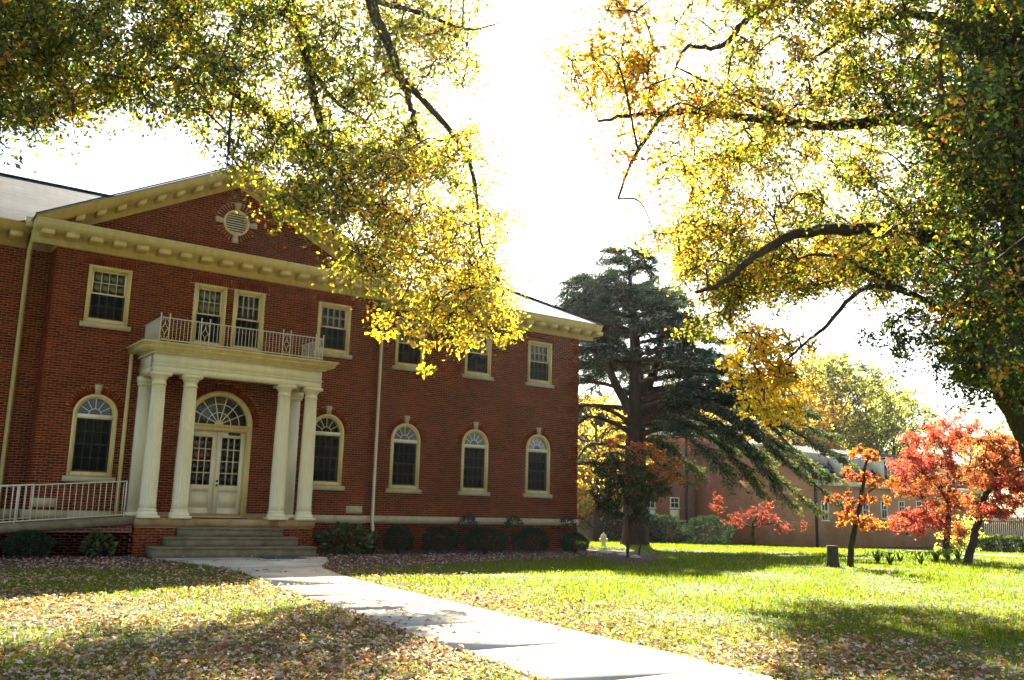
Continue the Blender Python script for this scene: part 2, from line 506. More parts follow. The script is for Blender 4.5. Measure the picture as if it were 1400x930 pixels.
lay_wall(.0, L, ZW1, ZC, open0, 0, 'y')
lay_wall(.0, L, -.1, ZW0, [], -.02, 'y')
def quoin(u, z):
    k = int((z-ZW1)/.475)
    if (z-ZW1) % .475 > .41: return False
    return u > XR-(.46 if k % 2 == 0 else .26)
lay_wall(L+.0, XR, ZW1, ZC, openR, D1, 'y', quoin=quoin)
lay_wall(L+.0, XR+.02, -.1, ZW0, [], D1-.02, 'y')
lay_wall(-4.2, 0, ZW1, ZC, openL, D1, 'y')
lay_wall(-4.2, 0, -.1, ZW0, [], D1-.02, 'y')
lay_wall(.0, D1, ZW1, ZC, [], 0, 'x')
lay_wall(-.02, D1, -.1, ZW0, [], -.02, 'x')
PS = .5      # pediment slope
lay_wall(.0, L, 8.46, 11.0, [dict(cx=CX, hw=.40, z0=9.55, z1=9.55, arch=True), ], 0, 'y', top=lambda z: (.05+(z-8.46)/PS, L-.05-(z-8.46)/PS))
BR = [b for b in BR if not (b[3] == 'y' and b[0][1] < .2 and 8.5 < b[0][2] < 9.55 and math.hypot(b[0][0]-CX, b[0][2]-9.55) < .5+b[1][0]*.55)]
for i in range(36):
    t = 2*math.pi*(i+.5)/36
    if min(abs(math.sin(t)), abs(math.cos(t))) > .12:
        BR.append(((CX+.5*math.cos(t), .004, 9.55+.5*math.sin(t)), (.095, .016, .028), -t, 'y'))
for o in open0: ring_bricks(o, 0)
for o in openR+openL: ring_bricks(o, D1)
# wall backing (mortar) with real openings
def backing(mb, u0, u1, z0, z1, ops, plane):
    us = sorted({u0, u1} | {c for o in ops for c in (o['cx']-o['hw'], o['cx']+o['hw'])})
    zs = sorted({z0, z1} | {c for o in ops for c in ((o['z0'], o['z1'], o['z1']+o['hw']) if o['arch'] else (o['z0'], o['z1']))})
    for a, b in zip(us[:-1], us[1:]):
        for c, d in zip(zs[:-1], zs[1:]):
            um, zm = (a+b)/2, (c+d)/2
            hole = None
            for o in ops:
                if abs(um-o['cx']) < o['hw'] and o['z0'] < zm < o['z1']+(o['hw'] if o['arch'] else 0): hole = o
            if hole is None:
                mb.add([(a, plane, c), (b, plane, c), (b, plane, d), (a, plane, d)], [(0, 1, 2, 3)])
    for o in ops:
        if not o['arch']: continue
        r, cx, zs_ = o['hw'], o['cx'], o['z1']
        for sgn in (-1, 1):
            arc = [(cx+sgn*r*math.cos(t), zs_+r*math.sin(t)) for t in np.linspace(0, math.pi/2, 9)]
            cor = (cx+sgn*r, zs_+r)
            for p, q in zip(arc[:-1], arc[1:]):
                mb.add([(cor[0], plane, cor[1]), (p[0], plane, p[1]), (q[0], plane, q[1])], [(0, 1, 2)])
wall_mb = MB()
backing(wall_mb, 0, L, -.2, ZC+.6, open0, 0)
backing(wall_mb, L, XR, -.2, ZC+.5, openR, D1)
backing(wall_mb, XL, 0, -.2, ZC+.5, openL, D1)
wall_mb.add([(0, 0, -.2), (0, D1, -.2), (0, D1, 8.5), (0, 0, 8.5)], [(0, 1, 2, 3)])
wall_mb.add([(L, 0, -.2), (L, D1, -.2), (L, D1, 8.5), (L, 0, 8.5)], [(0, 1, 2, 3)])
pedz = 8.46
vh = .37
circ = [(CX+vh*math.cos(t), 9.55+vh*math.sin(t)) for t in np.linspace(0, 2*math.pi, 33)]
tri = [(0, pedz), (L, pedz), (CX, pedz+PS*CX)]
def tri_pt(t):
    d = (math.cos(t), math.sin(t)); best = 9
    for i in range(3):
        p, q = tri[i], tri[(i+1) % 3]
        e = (q[0]-p[0], q[1]-p[1]); den = d[0]*e[1]-d[1]*e[0]
        if abs(den) < 1e-9: continue
        s = ((p[0]-CX)*e[1]-(p[1]-9.55)*e[0])/den
        w = ((p[0]-CX)*d[1]-(p[1]-9.55)*d[0])/den
        if s > 0 and -1e-6 <= w <= 1+1e-6: best = min(best, s)
    return (CX+d[0]*best, 9.55+d[1]*best)
ts = sorted(list(np.linspace(0, 2*math.pi, 33)) + [math.atan2(q[1]-9.55, q[0]-CX) % (2*math.pi) for q in tri])
for t0, t1 in zip(ts[:-1], ts[1:]):
    if t1-t0 < 1e-6: continue
    a, b = tri_pt(t0), tri_pt(t1)
    c, d = (CX+vh*math.cos(t1), 9.55+vh*math.sin(t1)), (CX+vh*math.cos(t0), 9.55+vh*math.sin(t0))
    wall_mb.add([(p[0], 0, p[1]) for p in (a, b, c, d)], [(0, 1, 2, 3)])
wall = wall_mb.build('wall', M['mortar'], bld)
MB().add([(XR, D1, -.2), (XR, 10, -.2), (XR, 10, 8.478), (XR, D1, 8.478), (XL, 10, -.2), (XL, 10, 8.478), (XL, D1, -.2), (XL, D1, 8.478)],
         [(0, 1, 2, 3), (1, 4, 5, 2), (4, 6, 7, 5)]).build('rear_wall', M['brickside'], bld)
# bricks: the 300 that show largest as parts, the rest joined
BOXF = np.array([(0, 3, 2, 1), (4, 5, 6, 7), (0, 1, 5, 4), (1, 2, 6, 5), (3, 0, 4, 7)])
SG = np.array([(-1,-1,-1),(1,-1,-1),(1,1,-1),(-1,1,-1),(-1,-1,1),(1,-1,1),(1,1,1),(-1,1,1)], float)
SHOWN = []
def pix(P):
    d = np.asarray(P)-CAM; z = d@FWD
    return 700+FPX*(d@RGT)/z, 465-FPX*(d@UPV)/z, z
cand = []
for i, b in enumerate(BR):
    u, v, z = pix(b[0])
    if 0 < u < 1400 and b[3] == 'y' and abs(b[1][0]-BL/2) < .002 and v < 690 and not (178 < u < 470 and v > 430):
        cand.append((z, i))
cand.sort()
pick = set(i for z, i in cand[:300])
brick_mb = MB()
proto = None
for i, (c, h, rot, face) in enumerate(BR):
    if i in pick:
        if proto is None:
            proto = MB().add(SG*np.array([BL/2, .014, BH/2]), BOXF).mesh('brick', M['brick'])
        inst('brick', proto, wall, (c[0], c[1]-h[1]+.014, c[2]))
        continue
    v = SG*np.array(h)
    if rot:
        cs, sn = math.cos(rot), math.sin(rot)
        v = np.c_[v[:, 0]*cs+v[:, 2]*sn, v[:, 1], -v[:, 0]*sn+v[:, 2]*cs]
    brick_mb.add(v+np.array(c), BOXF)
bo = brick_mb.build('brickwork', M['brick'], wall)
tag(bo, kind='stuff')
# water table, stones
wt = MB()
x = 0.0
def band_stones(x0, x1, y, parent):
    xs = [x0]
    while xs[-1] < x1-1.0: xs.append(xs[-1]+random.uniform(.9, 1.3))
    xs.append(x1)
    for a, b in zip(xs[:-1], xs[1:]):
        MB().prism([(y-.07, ZW0), (y-.07, ZW1-.035), (y-.005, ZW1), (y+.2, ZW1), (y+.2, ZW0)], 'x', a+.004, b-.004).build('stone', M['stone'], parent)
band = MB().box(.0, L, .02, .3, ZW0+.01, ZW1-.01).build('water_table', M['mortar'], bld)
band_stones(-.07, 2.2, 0, band); band_stones(7.1, L+.07, 0, band)
band_stones(L+.07, XR+.05, D1, band); band_stones(-4.2, -.07, D1, band)
MB().box(-.07, .02, -.0, D1-.07, ZW0, ZW1).build('stone', M['stone'], band)
for (x0, x1, z0, z1) in ((8.76, 9.30, 1.16, 1.38), (.09, .64, 1.17, 1.39)):
    MB().box(x0, x1, -.022, .02, z0, z1).build('plaque_stone', M['stone'], bld)
MB().box(7.8, 8.2, -.05, .0, .28, .62).build('crawl_vent', M['dark'], bld)

# windows ------------------------------------------------------
def ring_frame(mb, hw, z0, z1, t, y0, y1, arch, n=14):
    """a frame of width t inside the outline (local x, y depth, z)"""
    if not arch:
        mb.box(-hw, -hw+t, y0, y1, z0, z1); mb.box(hw-t, hw, y0, y1, z0, z1)
        mb.box(-hw+t, hw-t, y0, y1, z1-t, z1); mb.box(-hw+t, hw-t, y0, y1, z0, z0+t)
    else:
        mb.box(-hw, -hw+t, y0, y1, z0, z1); mb.box(hw-t, hw, y0, y1, z0, z1)
        mb.box(-hw+t, hw-t, y0, y1, z0, z0+t)
        for a, b in zip(np.linspace(0, math.pi, n+1)[:-1], np.linspace(0, math.pi, n+1)[1:]):
            q = []
            for y in (y0, y1):
                for r, t_ in ((hw, a), (hw, b), (hw-t, b), (hw-t, a)):
                    q.append((r*math.cos(t_), y, z1+r*math.sin(t_)))
            mb.add(q, [(0, 1, 2, 3), (7, 6, 5, 4), (0, 4, 5, 1), (2, 6, 7, 3)])
    return mb
def win_meshes(kind):
    o = opening(0, kind)
    hw, z0, z1, arch = o['hw'], o['z0'], o['z1'], o['arch']
    out = {}
    out['window'] = ring_frame(ring_frame(MB(), hw, z0, z1, .085, -.035, .16, arch), hw-.085, z0+.085, z1, .03, -.005, .16, arch) if arch else \
        ring_frame(ring_frame(MB(), hw, z0, z1, .085, -.035, .16, arch), hw-.085, z0+.085, z1-.085, .03, -.005, .16, arch)
    iw = hw-.115
    zb = z0+.115
    zt = z1-.10 if arch else z1-.115
    panes = []
    parts = []
    zm = zb+(zt-zb)*.5
    def sash(za, zb_, y, nx, nz):
        mb = MB()
        mb.box(-iw, -iw+.04, y, y+.04, za, zb_); mb.box(iw-.04, iw, y, y+.04, za, zb_)
        mb.box(-iw+.04, iw-.04, y, y+.04, za, za+.045); mb.box(-iw+.04, iw-.04, y, y+.04, zb_-.04, zb_)
        w = (2*iw-.08)/nx; h = (zb_-za-.085)/nz
        for i in range(1, nx): mb.box(-iw+.04+i*w-.009, -iw+.04+i*w+.009, y+.008, y+.03, za+.045, zb_-.04)
        for k in range(1, nz): mb.box(-iw+.04, iw-.04, y+.009, y+.029, za+.045+k*h-.009, za+.045+k*h+.009)
        for i in range(nx):
            for k in range(nz):
                panes.append((-iw+.04+(i+.5)*w, y+.02, za+.045+(k+.5)*h, w, h))
        parts.append(('sash', mb, 'white'))
    sash(zm, zt, .05, 4, 2)
    sash(zb, zm+.04, .095, 4, 2)
    if arch:
        tb = MB().box(-iw, iw, -.02, .15, zt, z1+.01)
        parts.append(('transom_bar', tb, 'white'))
        mb = MB(); r = iw; zc = z1+.01
        for t in np.linspace(0, math.pi, 7)[1:-1]:
            a, b = r*.36, r
            d = np.array([math.cos(t), 0, math.sin(t)]); nn = np.array([-math.sin(t), 0, math.cos(t)])*.009
            c0 = np.array([0, .06, zc])
            q = [c0+d*a-nn, c0+d*b-nn, c0+d*b+nn, c0+d*a+nn]
            mb.add(q+[p+np.array([0, .02, 0]) for p in q], [(0, 1, 2, 3), (0, 4, 5, 1), (2, 6, 7, 3)])
        aa = np.linspace(0, math.pi, 11)
        mb.tube(np.c_[r*.36*np.cos(aa), np.full(11, .07), zc+r*.36*np.sin(aa)], .011, 4)
        parts.append(('fan_bars', mb, 'white'))
        fan = []
        tt = np.linspace(0, math.pi, 7)
        for a, b in zip(tt[:-1], tt[1:]):
            g_ = MB()
            pts = [(r*.36*math.cos(t), .072, zc+r*.36*math.sin(t)) for t in (a, (a+b)/2, b)] + [(r*math.cos(t), .072, zc+r*math.sin(t)) for t in (b, (a+b)/2, a)]
            g_.add(pts, [tuple(range(6))])
            fan.append(g_)
        g_ = MB(); g_.add([(r*.36*math.cos(t), .072, zc+r*.36*math.sin(t)) for t in np.linspace(0, math.pi, 9)], [tuple(range(9))]); fan.append(g_)
        out['fan'] = [g_.mesh('pane', M['glass']) for g_ in fan]
        kz = z1+hw
        parts.append(('keystone', MB().prism([(-.062, kz-.01), (.062, kz-.01), (.095, kz+.25), (-.095, kz+.25)], 'y', -.05, .02), 'stone'))
    parts.append(('insect_screen', MB().box(-iw+.004, iw-.004, .03, .034, zb, (zt-.005) if arch else zm), 'screen'))
    sz = z0
    parts.append(('sill', MB().prism([(-.10, sz-.145), (-.10, sz-.03), (-.07, sz-.01), (.05, sz), (.05, sz-.145)], 'x', -hw-.09, hw+.09), 'stone'))
    if arch: parts.append(('blind', MB().box(-iw+.02, iw-.02, .17, .175, zm+.25, zt), 'blind'))
    else: parts.append(('blind', MB().box(-iw+.02, iw-.02, .17, .175, zm-.02, zt), 'blind'))
    out['parts'] = [(n, mb.mesh(n, M[mt]), mt) for n, mb, mt in parts]
    out['panes'] = panes
    w, h = panes[0][3], panes[0][4]
    out['panemesh'] = MB().box(-w/2, w/2, -.002, .002, -h/2, h/2).mesh('pane', M['glass'])
    w, h = panes[-1][3], panes[-1][4]
    out['panemesh2'] = MB().box(-w/2, w/2, -.002, .002, -h/2, h/2).mesh('pane', M['glass'])
    out['windowmesh'] = out['window'].mesh('window', M['cream'])
    return out
WM = {k: win_meshes(k) for k in ('up', 'lo', 'mid')}
def place_window(y, x, kind, parent, noblind=False):
    w = WM[kind]
    o = inst('window', w['windowmesh'], parent, (x, y, 0))
    for n, me, mt in w['parts']:
        if n == 'blind' and noblind: continue
        q = inst(n, me, o, (x, y, 0))
        if n == 'blind':
            top_ = max(v_.co.z for v_ in me.vertices); k_ = random.choice([.45, .8, 1, 1, 1.3, 1.7])
            q.scale = (1, 1, k_); q.location = (x, y, top_*(1-k_))
    for i, (px, py, pz, pw, ph) in enumerate(w['panes']):
        inst('pane', w['panemesh'] if i < 8 else w['panemesh2'], o, (x+px, y+py, pz))
    for me in w.get('fan', []): inst('pane', me, o, (x, y, 0))
for y, x, kind in WIN:
    place_window(y, x, kind, bld, noblind=(abs(x-(L-1.364)) < .1 and kind == 'up') or (x > 5.1 and kind == 'mid'))
# the door -----------------------------------------------------
def build_door():
    hw, z0, zs = .95, .96, 3.57
    fr = ring_frame(MB(), hw, z0-.1, zs, .135, -.03, .2, True, 20)
    fr.box(-hw+.135, hw-.135, -.02, .2, 3.38, 3.5); fr.box(-hw+.135, hw-.135, -.045, .2, 3.5, 3.57)
    d = fr.build('entrance', M['cream'], bld, loc=(CX, 0, 0))
    r = hw-.135
    zc = 3.575
    mb = MB()
    c0 = np.array([0, .06, zc])
    for t in np.linspace(0, math.pi, 8)[1:-1]:
        dd = np.array([math.cos(t), 0, math.sin(t)]); nn = np.array([-math.sin(t), 0, math.cos(t)])*.012
        q = [c0+dd*.1-nn, c0+dd*r-nn, c0+dd*r+nn, c0+dd*.1+nn]
        mb.add(q+[p+np.array([0, .025, 0]) for p in q], [(0, 1, 2, 3), (0, 4, 5, 1), (2, 6, 7, 3)])
    aa = np.linspace(0, math.pi, 15)
    for k in (.42, .72): mb.tube(np.c_[r*k*np.cos(aa), np.full(15, .072), zc+r*k*np.sin(aa)], .013, 4)
    mb.add([(.12*math.cos(t), .05, zc+.12*math.sin(t)) for t in aa]+[(.12*math.cos(t), .09, zc+.12*math.sin(t)) for t in aa], [tuple(range(15))]+[(i, i+1, 16+i, 15+i) for i in range(14)])
    inst('fan_bars', mb.mesh('fan_bars', M['white']), d, (CX, 0, 0))
    tt = np.linspace(0, math.pi, 8)
    for a, b in zip(tt[:-1], tt[1:]):
        for k0, k1 in ((.12, .42), (.42, .72), (.72, 1.0)):
            pts = [(r*k0*math.cos(t), .075, zc+r*k0*math.sin(t)) for t in (a, (a+b)/2, b)]+[(r*k1*math.cos(t), .075, zc+r*k1*math.sin(t)) for t in (b, (a+b)/2, a)]
            inst('pane', MB().add(pts, [tuple(range(6))]).mesh('pane', M['glass']), d, (CX, 0, 0))
    # leaves
    lw = .405
    for s in (-1, 1):
        mb = MB()
        x0, x1 = (-2*lw, -.006) if s < 0 else (.006, 2*lw)
        za, zb = .985, 3.375
        gz0, gz1 = za+.88, zb-.17
        sx = .13
        mb.box(x0, x0+sx, .08, .125, za, zb); mb.box(x1-sx, x1, .08, .125, za, zb)
        mb.box(x0+sx, x1-sx, .08, .125, zb-.17, zb); mb.box(x0+sx, x1-sx, .08, .125, za, za+.24); mb.box(x0+sx, x1-sx, .08, .125, za+.70, gz0)
        mb.box(x0+sx, x1-sx, .098, .12, za+.24, za+.70)
        mb.box(x0+sx+.05, x1-sx-.05, .088, .12, za+.29, za+.65)
        gx0, gx1 = x0+sx, x1-sx
        w, h = (gx1-gx0)/3, (gz1-gz0)/4
        for i in (1, 2): mb.box(gx0+i*w-.012, gx0+i*w+.012, .086, .12, gz0, gz1)
        for k in (1, 2, 3): mb.box(gx0, gx1, .087, .119, gz0+k*h-.012, gz0+k*h+.012)
        leaf = inst('door_leaf', mb.mesh('door_leaf', M['white']), bld, (CX, 0, 0))
        pm = MB().box(-w/2, w/2, -.002, .002, -h/2, h/2).mesh('pane', M['glass'])
        for i in range(3):
            for k in range(4): inst('pane', pm, leaf, (CX+gx0+(i+.5)*w, .103, gz0+(k+.5)*h))
        if s > 0:
            for z in (1.86, 1.98):
                inst('knob', MB().lathe([(.012, 0), (.03, .01), (.034, .03), (.02, .05)], 0, 0, 10).mesh('knob', M['dark']), leaf, (CX+.07, .08, z), (math.pi/2, 0, 0))
            MB().box(CX+.3, CX+.62, .0, .08, 3.29, 3.36).build('door_closer', M['dark'], leaf)
        else:
            for z in (1.2, 2.1, 3.1): MB().box(CX-2*lw-.02, CX-2*lw+.015, .07, .08, z, z+.1).build('hinge', M['dark'], leaf)
    MB().box(CX-.72, CX-.12, .22, .235, 2.42, 3.1).build('notice_board', M['orange'], bld)
    MB().box(CX-2, CX+2, 1.3, 1.32, .96, 4.4).build('lobby_wall', M['dark'], bld)  # dark colour stands in for the unlit lobby behind the glass
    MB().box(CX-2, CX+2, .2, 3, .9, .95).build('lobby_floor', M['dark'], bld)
build_door()
# cornice ------------------------------------------------------
def cornice_profile(y):
    # (depth, height) outline, outer face towards -Y
    return [(y-.05, 7.96), (y-.05, 8.10), (y-.09, 8.14), (y-.12, 8.27), (y-.50, 8.27), (y-.50, 8.30), (y-.56, 8.33), (y-.56, 8.37), (y-.63, 8.47), (y-.63, 8.495), (y+.05, 8.495), (y+.05, 7.96)]
def cornice(x0, x1, y, parent):
    return MB().prism(cornice_profile(y), 'x', x0, x1).build('cornice', M['cream'], parent)
def modillion_mesh(): return MB().prism([(-.48, .13), (-.48, .0), (-.46, -.02), (-.14, -.03), (-.06, -.03), (-.06, .13)], 'x', -.15, .15).mesh('modillion', M['cream'])
modm = modillion_mesh()
c0 = cornice(-.63, L+.63, 0, bld)
cR = cornice(L+.64, XR+.7, D1, bld)
cL = cornice(XL, -.64, D1, bld)
n = 18
for i in range(n): inst('modillion', modm, c0, (-.33+i*(L+.66)/(n-1), 0, 8.141))
for i in range(17): inst('modillion', modm, cR, (L+.95+i*.562, D1, 8.141))
for i in range(9): inst('modillion', modm, cL, (-.95-i*.562, D1, 8.141))
# side returns of the projection and the right end of the wing
def side_profile(x, s): return [(x-s*(y), z) for y, z in cornice_profile(0)]
MB().prism([(-a+0, z) for a, z in [(.05, 7.961), (.05, 8.101), (.12, 8.269), (.5, 8.269), (.625, 8.469), (.625, 8.493), (-.05, 8.493), (-.05, 7.961)]], 'y', .052, D1).build('cornice_return', M['cream'], bld)
MB().prism([(L+a, z) for a, z in [(.05, 7.961), (.05, 8.101), (.12, 8.269), (.5, 8.269), (.625, 8.469), (.625, 8.493), (-.05, 8.493), (-.05, 7.961)]], 'y', .052, D1).build('cornice_return', M['cream'], bld)
MB().prism([(XR+a, z) for a, z in [(.05, 7.961), (.05, 8.101), (.12, 8.269), (.5, 8.269), (.705, 8.469), (.705, 8.493), (-.05, 8.493), (-.05, 7.961)]], 'y', D1+.06, 10).build('cornice_return', M['cream'], bld)
# raking cornices of the pediment
SL = math.sqrt(1+PS*PS)
for s in (-1, 1):
    mb = MB()
    xa = CX+s*(CX+.66)
    def rk(x, off, y): return (x, y, 8.50+PS*(abs(xa-CX)-abs(x-CX))+off)
    prof = [(-.05, -.52), (-.05, -.36), (-.12, -.24), (-.5, -.24), (-.56, -.17), (-.63, -.02), (-.63, .02), (.05, .02), (.05, -.52)]
    a = [rk(CX, o_, y_) for y_, o_ in prof]
    b = [rk(xa, o_, y_) for y_, o_ in prof]
    # trim the outer end so that it dies on the horizontal cornice
    b = [(x_, y_, max(z_, 8.497)) if True else 0 for (x_, y_, z_) in b]
    cut = []
    for (y_, o_) in prof:
        xx = xa - s*max(0, (-o_)/PS)
        cut.append(rk(xx, o_, y_))
    k = len(prof)
    mb.add(a+cut, [tuple(range(k)), tuple(range(k, 2*k))]+[(i, (i+1) % k, k+(i+1) % k, k+i) for i in range(k)])
    rc = mb.build('raking_cornice', M['cream'], bld)
    for i in range(9):
        x = CX+s*(.28+i*.5)
        mm = MB()
        p = [rk(x-.1, -.375, -.06), rk(x+.1, -.375, -.06), rk(x+.1, -.375, -.46), rk(x-.1, -.375, -.46), rk(x-.1, -.235, -.06), rk(x+.1, -.235, -.06), rk(x+.1, -.235, -.46), rk(x-.1, -.235, -.46)]
        mm.add(p, [(0, 1, 2, 3), (7, 6, 5, 4), (0, 4, 5, 1), (1, 5, 6, 2), (2, 6, 7, 3), (3, 7, 4, 0)])
        mm.build('modillion', M['cream'], rc)
# louvred vent in the pediment
vr = MB()
th = np.linspace(0, 2*math.pi, 33)
for a, b in zip(th[:-1], th[1:]):
    q = [(r_*math.cos(t), y_, r_*math.sin(t)) for y_ in (-.04, .1) for r_, t in ((.385, a), (.385, b), (.33, b), (.33, a))]
    vr.add(q, [(0, 1, 2, 3), (0, 4, 5, 1), (2, 6, 7, 3)])
vent = vr.build('round_vent', M['cream'], bld, loc=(CX, 0, 9.55))
for i in range(9):
    z = -.29+i*.0725
    w = math.sqrt(max(.335**2-z*z, .01))
    inst('louver', MB().add([(-w, -.02, z-.022), (w, -.02, z-.022), (w, .06, z+.03), (-w, .06, z+.03), (-w, -.02, z-.006), (w, -.02, z-.006), (w, .06, z+.044), (-w, .06, z+.044)], [(0, 3, 2, 1), (4, 5, 6, 7), (0, 1, 5, 4), (1, 2, 6, 5), (2, 3, 7, 6), (3, 0, 4, 7)]).mesh('louver', M['white']), vent, (CX, 0, 9.55))
inst('vent_back', MB().add([(.34*math.cos(t), .11, .34*math.sin(t)) for t in th[:-1]], [tuple(range(32))]).mesh('vent_back', M['dark']), vent, (CX, 0, 9.55))
for k in range(4):
    t = k*math.pi/2
    d, nn = np.array([math.cos(t), 0, math.sin(t)]), np.array([-math.sin(t), 0, math.cos(t)])
    c_ = np.array([CX, 0, 9.55])
    q = [c_+d*.39-nn*.055, c_+d*.39+nn*.055, c_+d*.62+nn*.085, c_+d*.62-nn*.085]
    yo = np.array([0, 1, 0])
    MB().add([p-yo*.045 for p in q]+[p+yo*.01 for p in q], [(0, 1, 2, 3), (0, 4, 5, 1), (1, 5, 6, 2), (2, 6, 7, 3), (3, 7, 4, 0)]).build('keystone', M['stone'], vent)
# roof
RY, RZ, RP = 5.1, 11.15, .54
ey, ez = D1-.66, 8.50
xr = XR+.72
rf = MB()
hx = xr-(RY-ey)
rf.add([(XL-1, ey, ez), (xr, ey, ez), (hx, RY, RZ), (XL-1, RY, RZ), (xr, 2*RY-ey, ez), (XL-1, 2*RY-ey, ez)], [(0, 1, 2, 3), (1, 4, 2), (4, 5, 3, 2), (5, 0, 3)])
rf.add([(XL-1, ey, ez-.02), (xr, ey, ez-.02), (xr, 2*RY-ey, ez-.02), (XL-1, 2*RY-ey, ez-.02)], [(0, 1, 2, 3)])
# pediment roof
pa = 8.53+PS*(CX+.66)
rf.add([(-.70, -.66, 8.51), (CX, -.66, pa), (CX, 5.2, pa), (-.70, .3, 8.51), (L+.70, -.66, 8.51), (L+.70, .3, 8.51)], [(0, 1, 2, 3), (1, 4, 5, 2)])
rf.build('roof', M['shingle'], bld)
MB().tube([(XL-1, RY, RZ+.02), (hx, RY, RZ+.02)], .05, 6).build('ridge_cap', M['darkshingle'], bld)
MB().tube([(hx, RY, RZ+.02), (xr, ey, ez+.03)], .045, 6).build('ridge_cap', M['darkshingle'], bld)
MB().tube([(-.70, -.665, 8.535), (CX, -.665, pa+.03)], .022, 5).build('rake_edge', M['darkshingle'], bld)
MB().tube([(L+.70, -.665, 8.535), (CX, -.665, pa+.03)], .022, 5).build('rake_edge', M['darkshingle'], bld)
# downspouts
def downspout(pts, parent, w=.05, m_='cream'):
    return MB().tube(pts, w, 4).build('downspout', M[m_], parent)
downspout([(10.02, .22, 8.3), (10.02, .45, 8.1), (10.05, D1-.1, 7.8), (10.05, D1-.1, .9), (10.05, D1-.16, .75), (10.05, D1-.16, .1)], bld, .06, 'white')
downspout([(-.56, .2, 8.35), (-.56, .3, 8.1), (-.56, D1-.12, 7.85), (-.56, D1-.1, .3)], bld, .065)
MB().box(-.8, -.42, .05, .3, 8.38, 8.62).build('gutter_head', M['cream'], bld)
downspout([(2.1, -.1, 5.3), (2.1, -.1, 1.0)], bld, .055)
downspout([(7.28, -.1, 5.3), (7.28, -.1, 1.0)], bld, .055)
# portico ------------------------------------------------------
PC, CO, CI, PF = -1.36, 2.125, 1.317, .955
PW, PY = 2.435, -1.50
col_mb = MB()
col_mb.box(-.26, .26, -.26, .26, 0, .07)
col_mb.lathe([(.255, .07), (.265, .10), (.255, .145), (.225, .16), (.222, .185), (.235, .20), (.23, .225), (.212, .24)], 0, 0, 28)
colb = MB()
colb.lathe([(.212, .24), (.208, .4), (.205, 1.4), (.19, 2.5), (.172, 3.42)], 0, 0, flute=.024, nfl=20)
colc = MB()
colc.lathe([(.175, 3.42), (.19, 3.435), (.19, 3.46), (.174, 3.475), (.174, 3.56), (.19, 3.57), (.225, 3.64), (.225, 3.65)], 0, 0, 28)
colc.box(-.25, .25, -.25, .25, 3.65, 3.74)
m1, m2, m3 = col_mb.mesh('base', M['white'], False), colb.mesh('column', M['white']), colc.mesh('capital', M['white'])
for dx in (-CO, -CI, CI, CO):
    c = inst('column', m2, bld, (CX+dx, PC, PF))
    inst('base', m1, c, (CX+dx, PC, PF)); inst('capital', m3, c, (CX+dx, PC, PF))
for dx in (-CO, CO):
    mb = MB().box(-.19, .19, -.16, .05, .12, 3.5); mb.box(-.24, .24, -.2, .05, 0, .12); mb.box(-.23, .23, -.19, .05, 3.5, 3.58); mb.box(-.25, .25, -.22, .05, 3.58, 3.74)
    inst('pilaster', mb.mesh('pilaster', M['white']), bld, (CX+dx, -.012, PF))
# entablature: beams round three sides, ceiling, cornice
EB, ET = PF+3.745, 5.51
hb = 2.33
ent = MB()
def u_loop(mb, h, yf, z0, z1, t):
    """three-sided beam: half width h, front at yf"""
    mb.box(CX-h, CX+h, yf, yf+t, z0, z1)
    mb.box(CX-h, CX-h+t, yf+t, 0, z0, z1); mb.box(CX+h-t, CX+h, yf+t, 0, z0, z1)
    return mb
u_loop(ent, hb, -1.56, EB, EB+.17, .4)
u_loop(ent, hb+.02, -1.58, EB+.17, EB+.21, .42)
u_loop(ent, hb, -1.56, EB+.21, EB+.52, .4)
u_loop(ent, hb+.035, -1.595, EB+.52, EB+.54, .42)
ent.box(CX-hb+.4, CX+hb-.4, -1.16, 0, EB+.3, EB+.34)
en = ent.build('entablature', M['white'], bld)
dm = MB()
x = -hb-.05
while x < hb+.05:
    dm.box(CX+x, CX+x+.032, -1.635, -1.595, EB+.475, EB+.52); x += .058
yy = -1.6
while yy < -.05:
    dm.box(CX-hb-.075, CX-hb-.035, yy, yy+.032, EB+.475, EB+.52); yy += .058
tag(dm.build('dentil_course', M['white'], en), kind='stuff')
pc = MB()
for h, yf, z0, z1 in ((hb+.12, -1.68, EB+.54, EB+.58), (hb+.30, -1.70, EB+.58, EB+.60), (hb+.33, -1.73, EB+.60, EB+.68), (hb+.36, -1.76, EB+.68, EB+.72), (hb+.40, -1.80, EB+.72, EB+.765)):
    pc.box(CX-h, CX+h, yf, -.002, z0, z1)
pc.build('portico_cornice', M['cream'], bld)
# floor slab in stone blocks, brick base, steps
slabp = MB().box(CX-PW+.02, CX+PW-.02, PY+.3, -.03, .78, .945).build('portico_floor', M['slab'], bld)
xs = [CX-PW, CX-PW+1.25, CX-.1, CX+1.35, CX+PW]
for a, b in zip(xs[:-1], xs[1:]): MB().box(a+.004, b-.004, PY, PY+.30, .765, PF).build('stone', M['slab'], slabp)
for s in (-1, 1):
    a, b = sorted((CX+s*PW, CX+s*(PW-.4)))
    MB().box(a, b, PY+.304, -.09, .765, PF).build('stone', M['slab'], slabp)
BR2 = BR; BR = []
lay_wall(CX-PW+.04, CX+PW-.04, -.1, .77, [], PY+.05, 'y')
lay_wall(PY+.05, -.02, -.1, .77, [], CX-PW+.04, 'x')
lay_wall(-2.6, CX-PW, -.1, .62, [], -1.36, 'y')
pb = MB()
for c, h, rot, face in BR: pb.add(SG*np.array(h)+np.array(c), BOXF)
pbase = MB().box(CX-PW+.05, CX+PW-.05, PY+.05, -.06, -.1, .775).build('portico_base', M['mortar'], bld)
tag(pb.build('brickwork', M['brick'], pbase), kind='stuff')
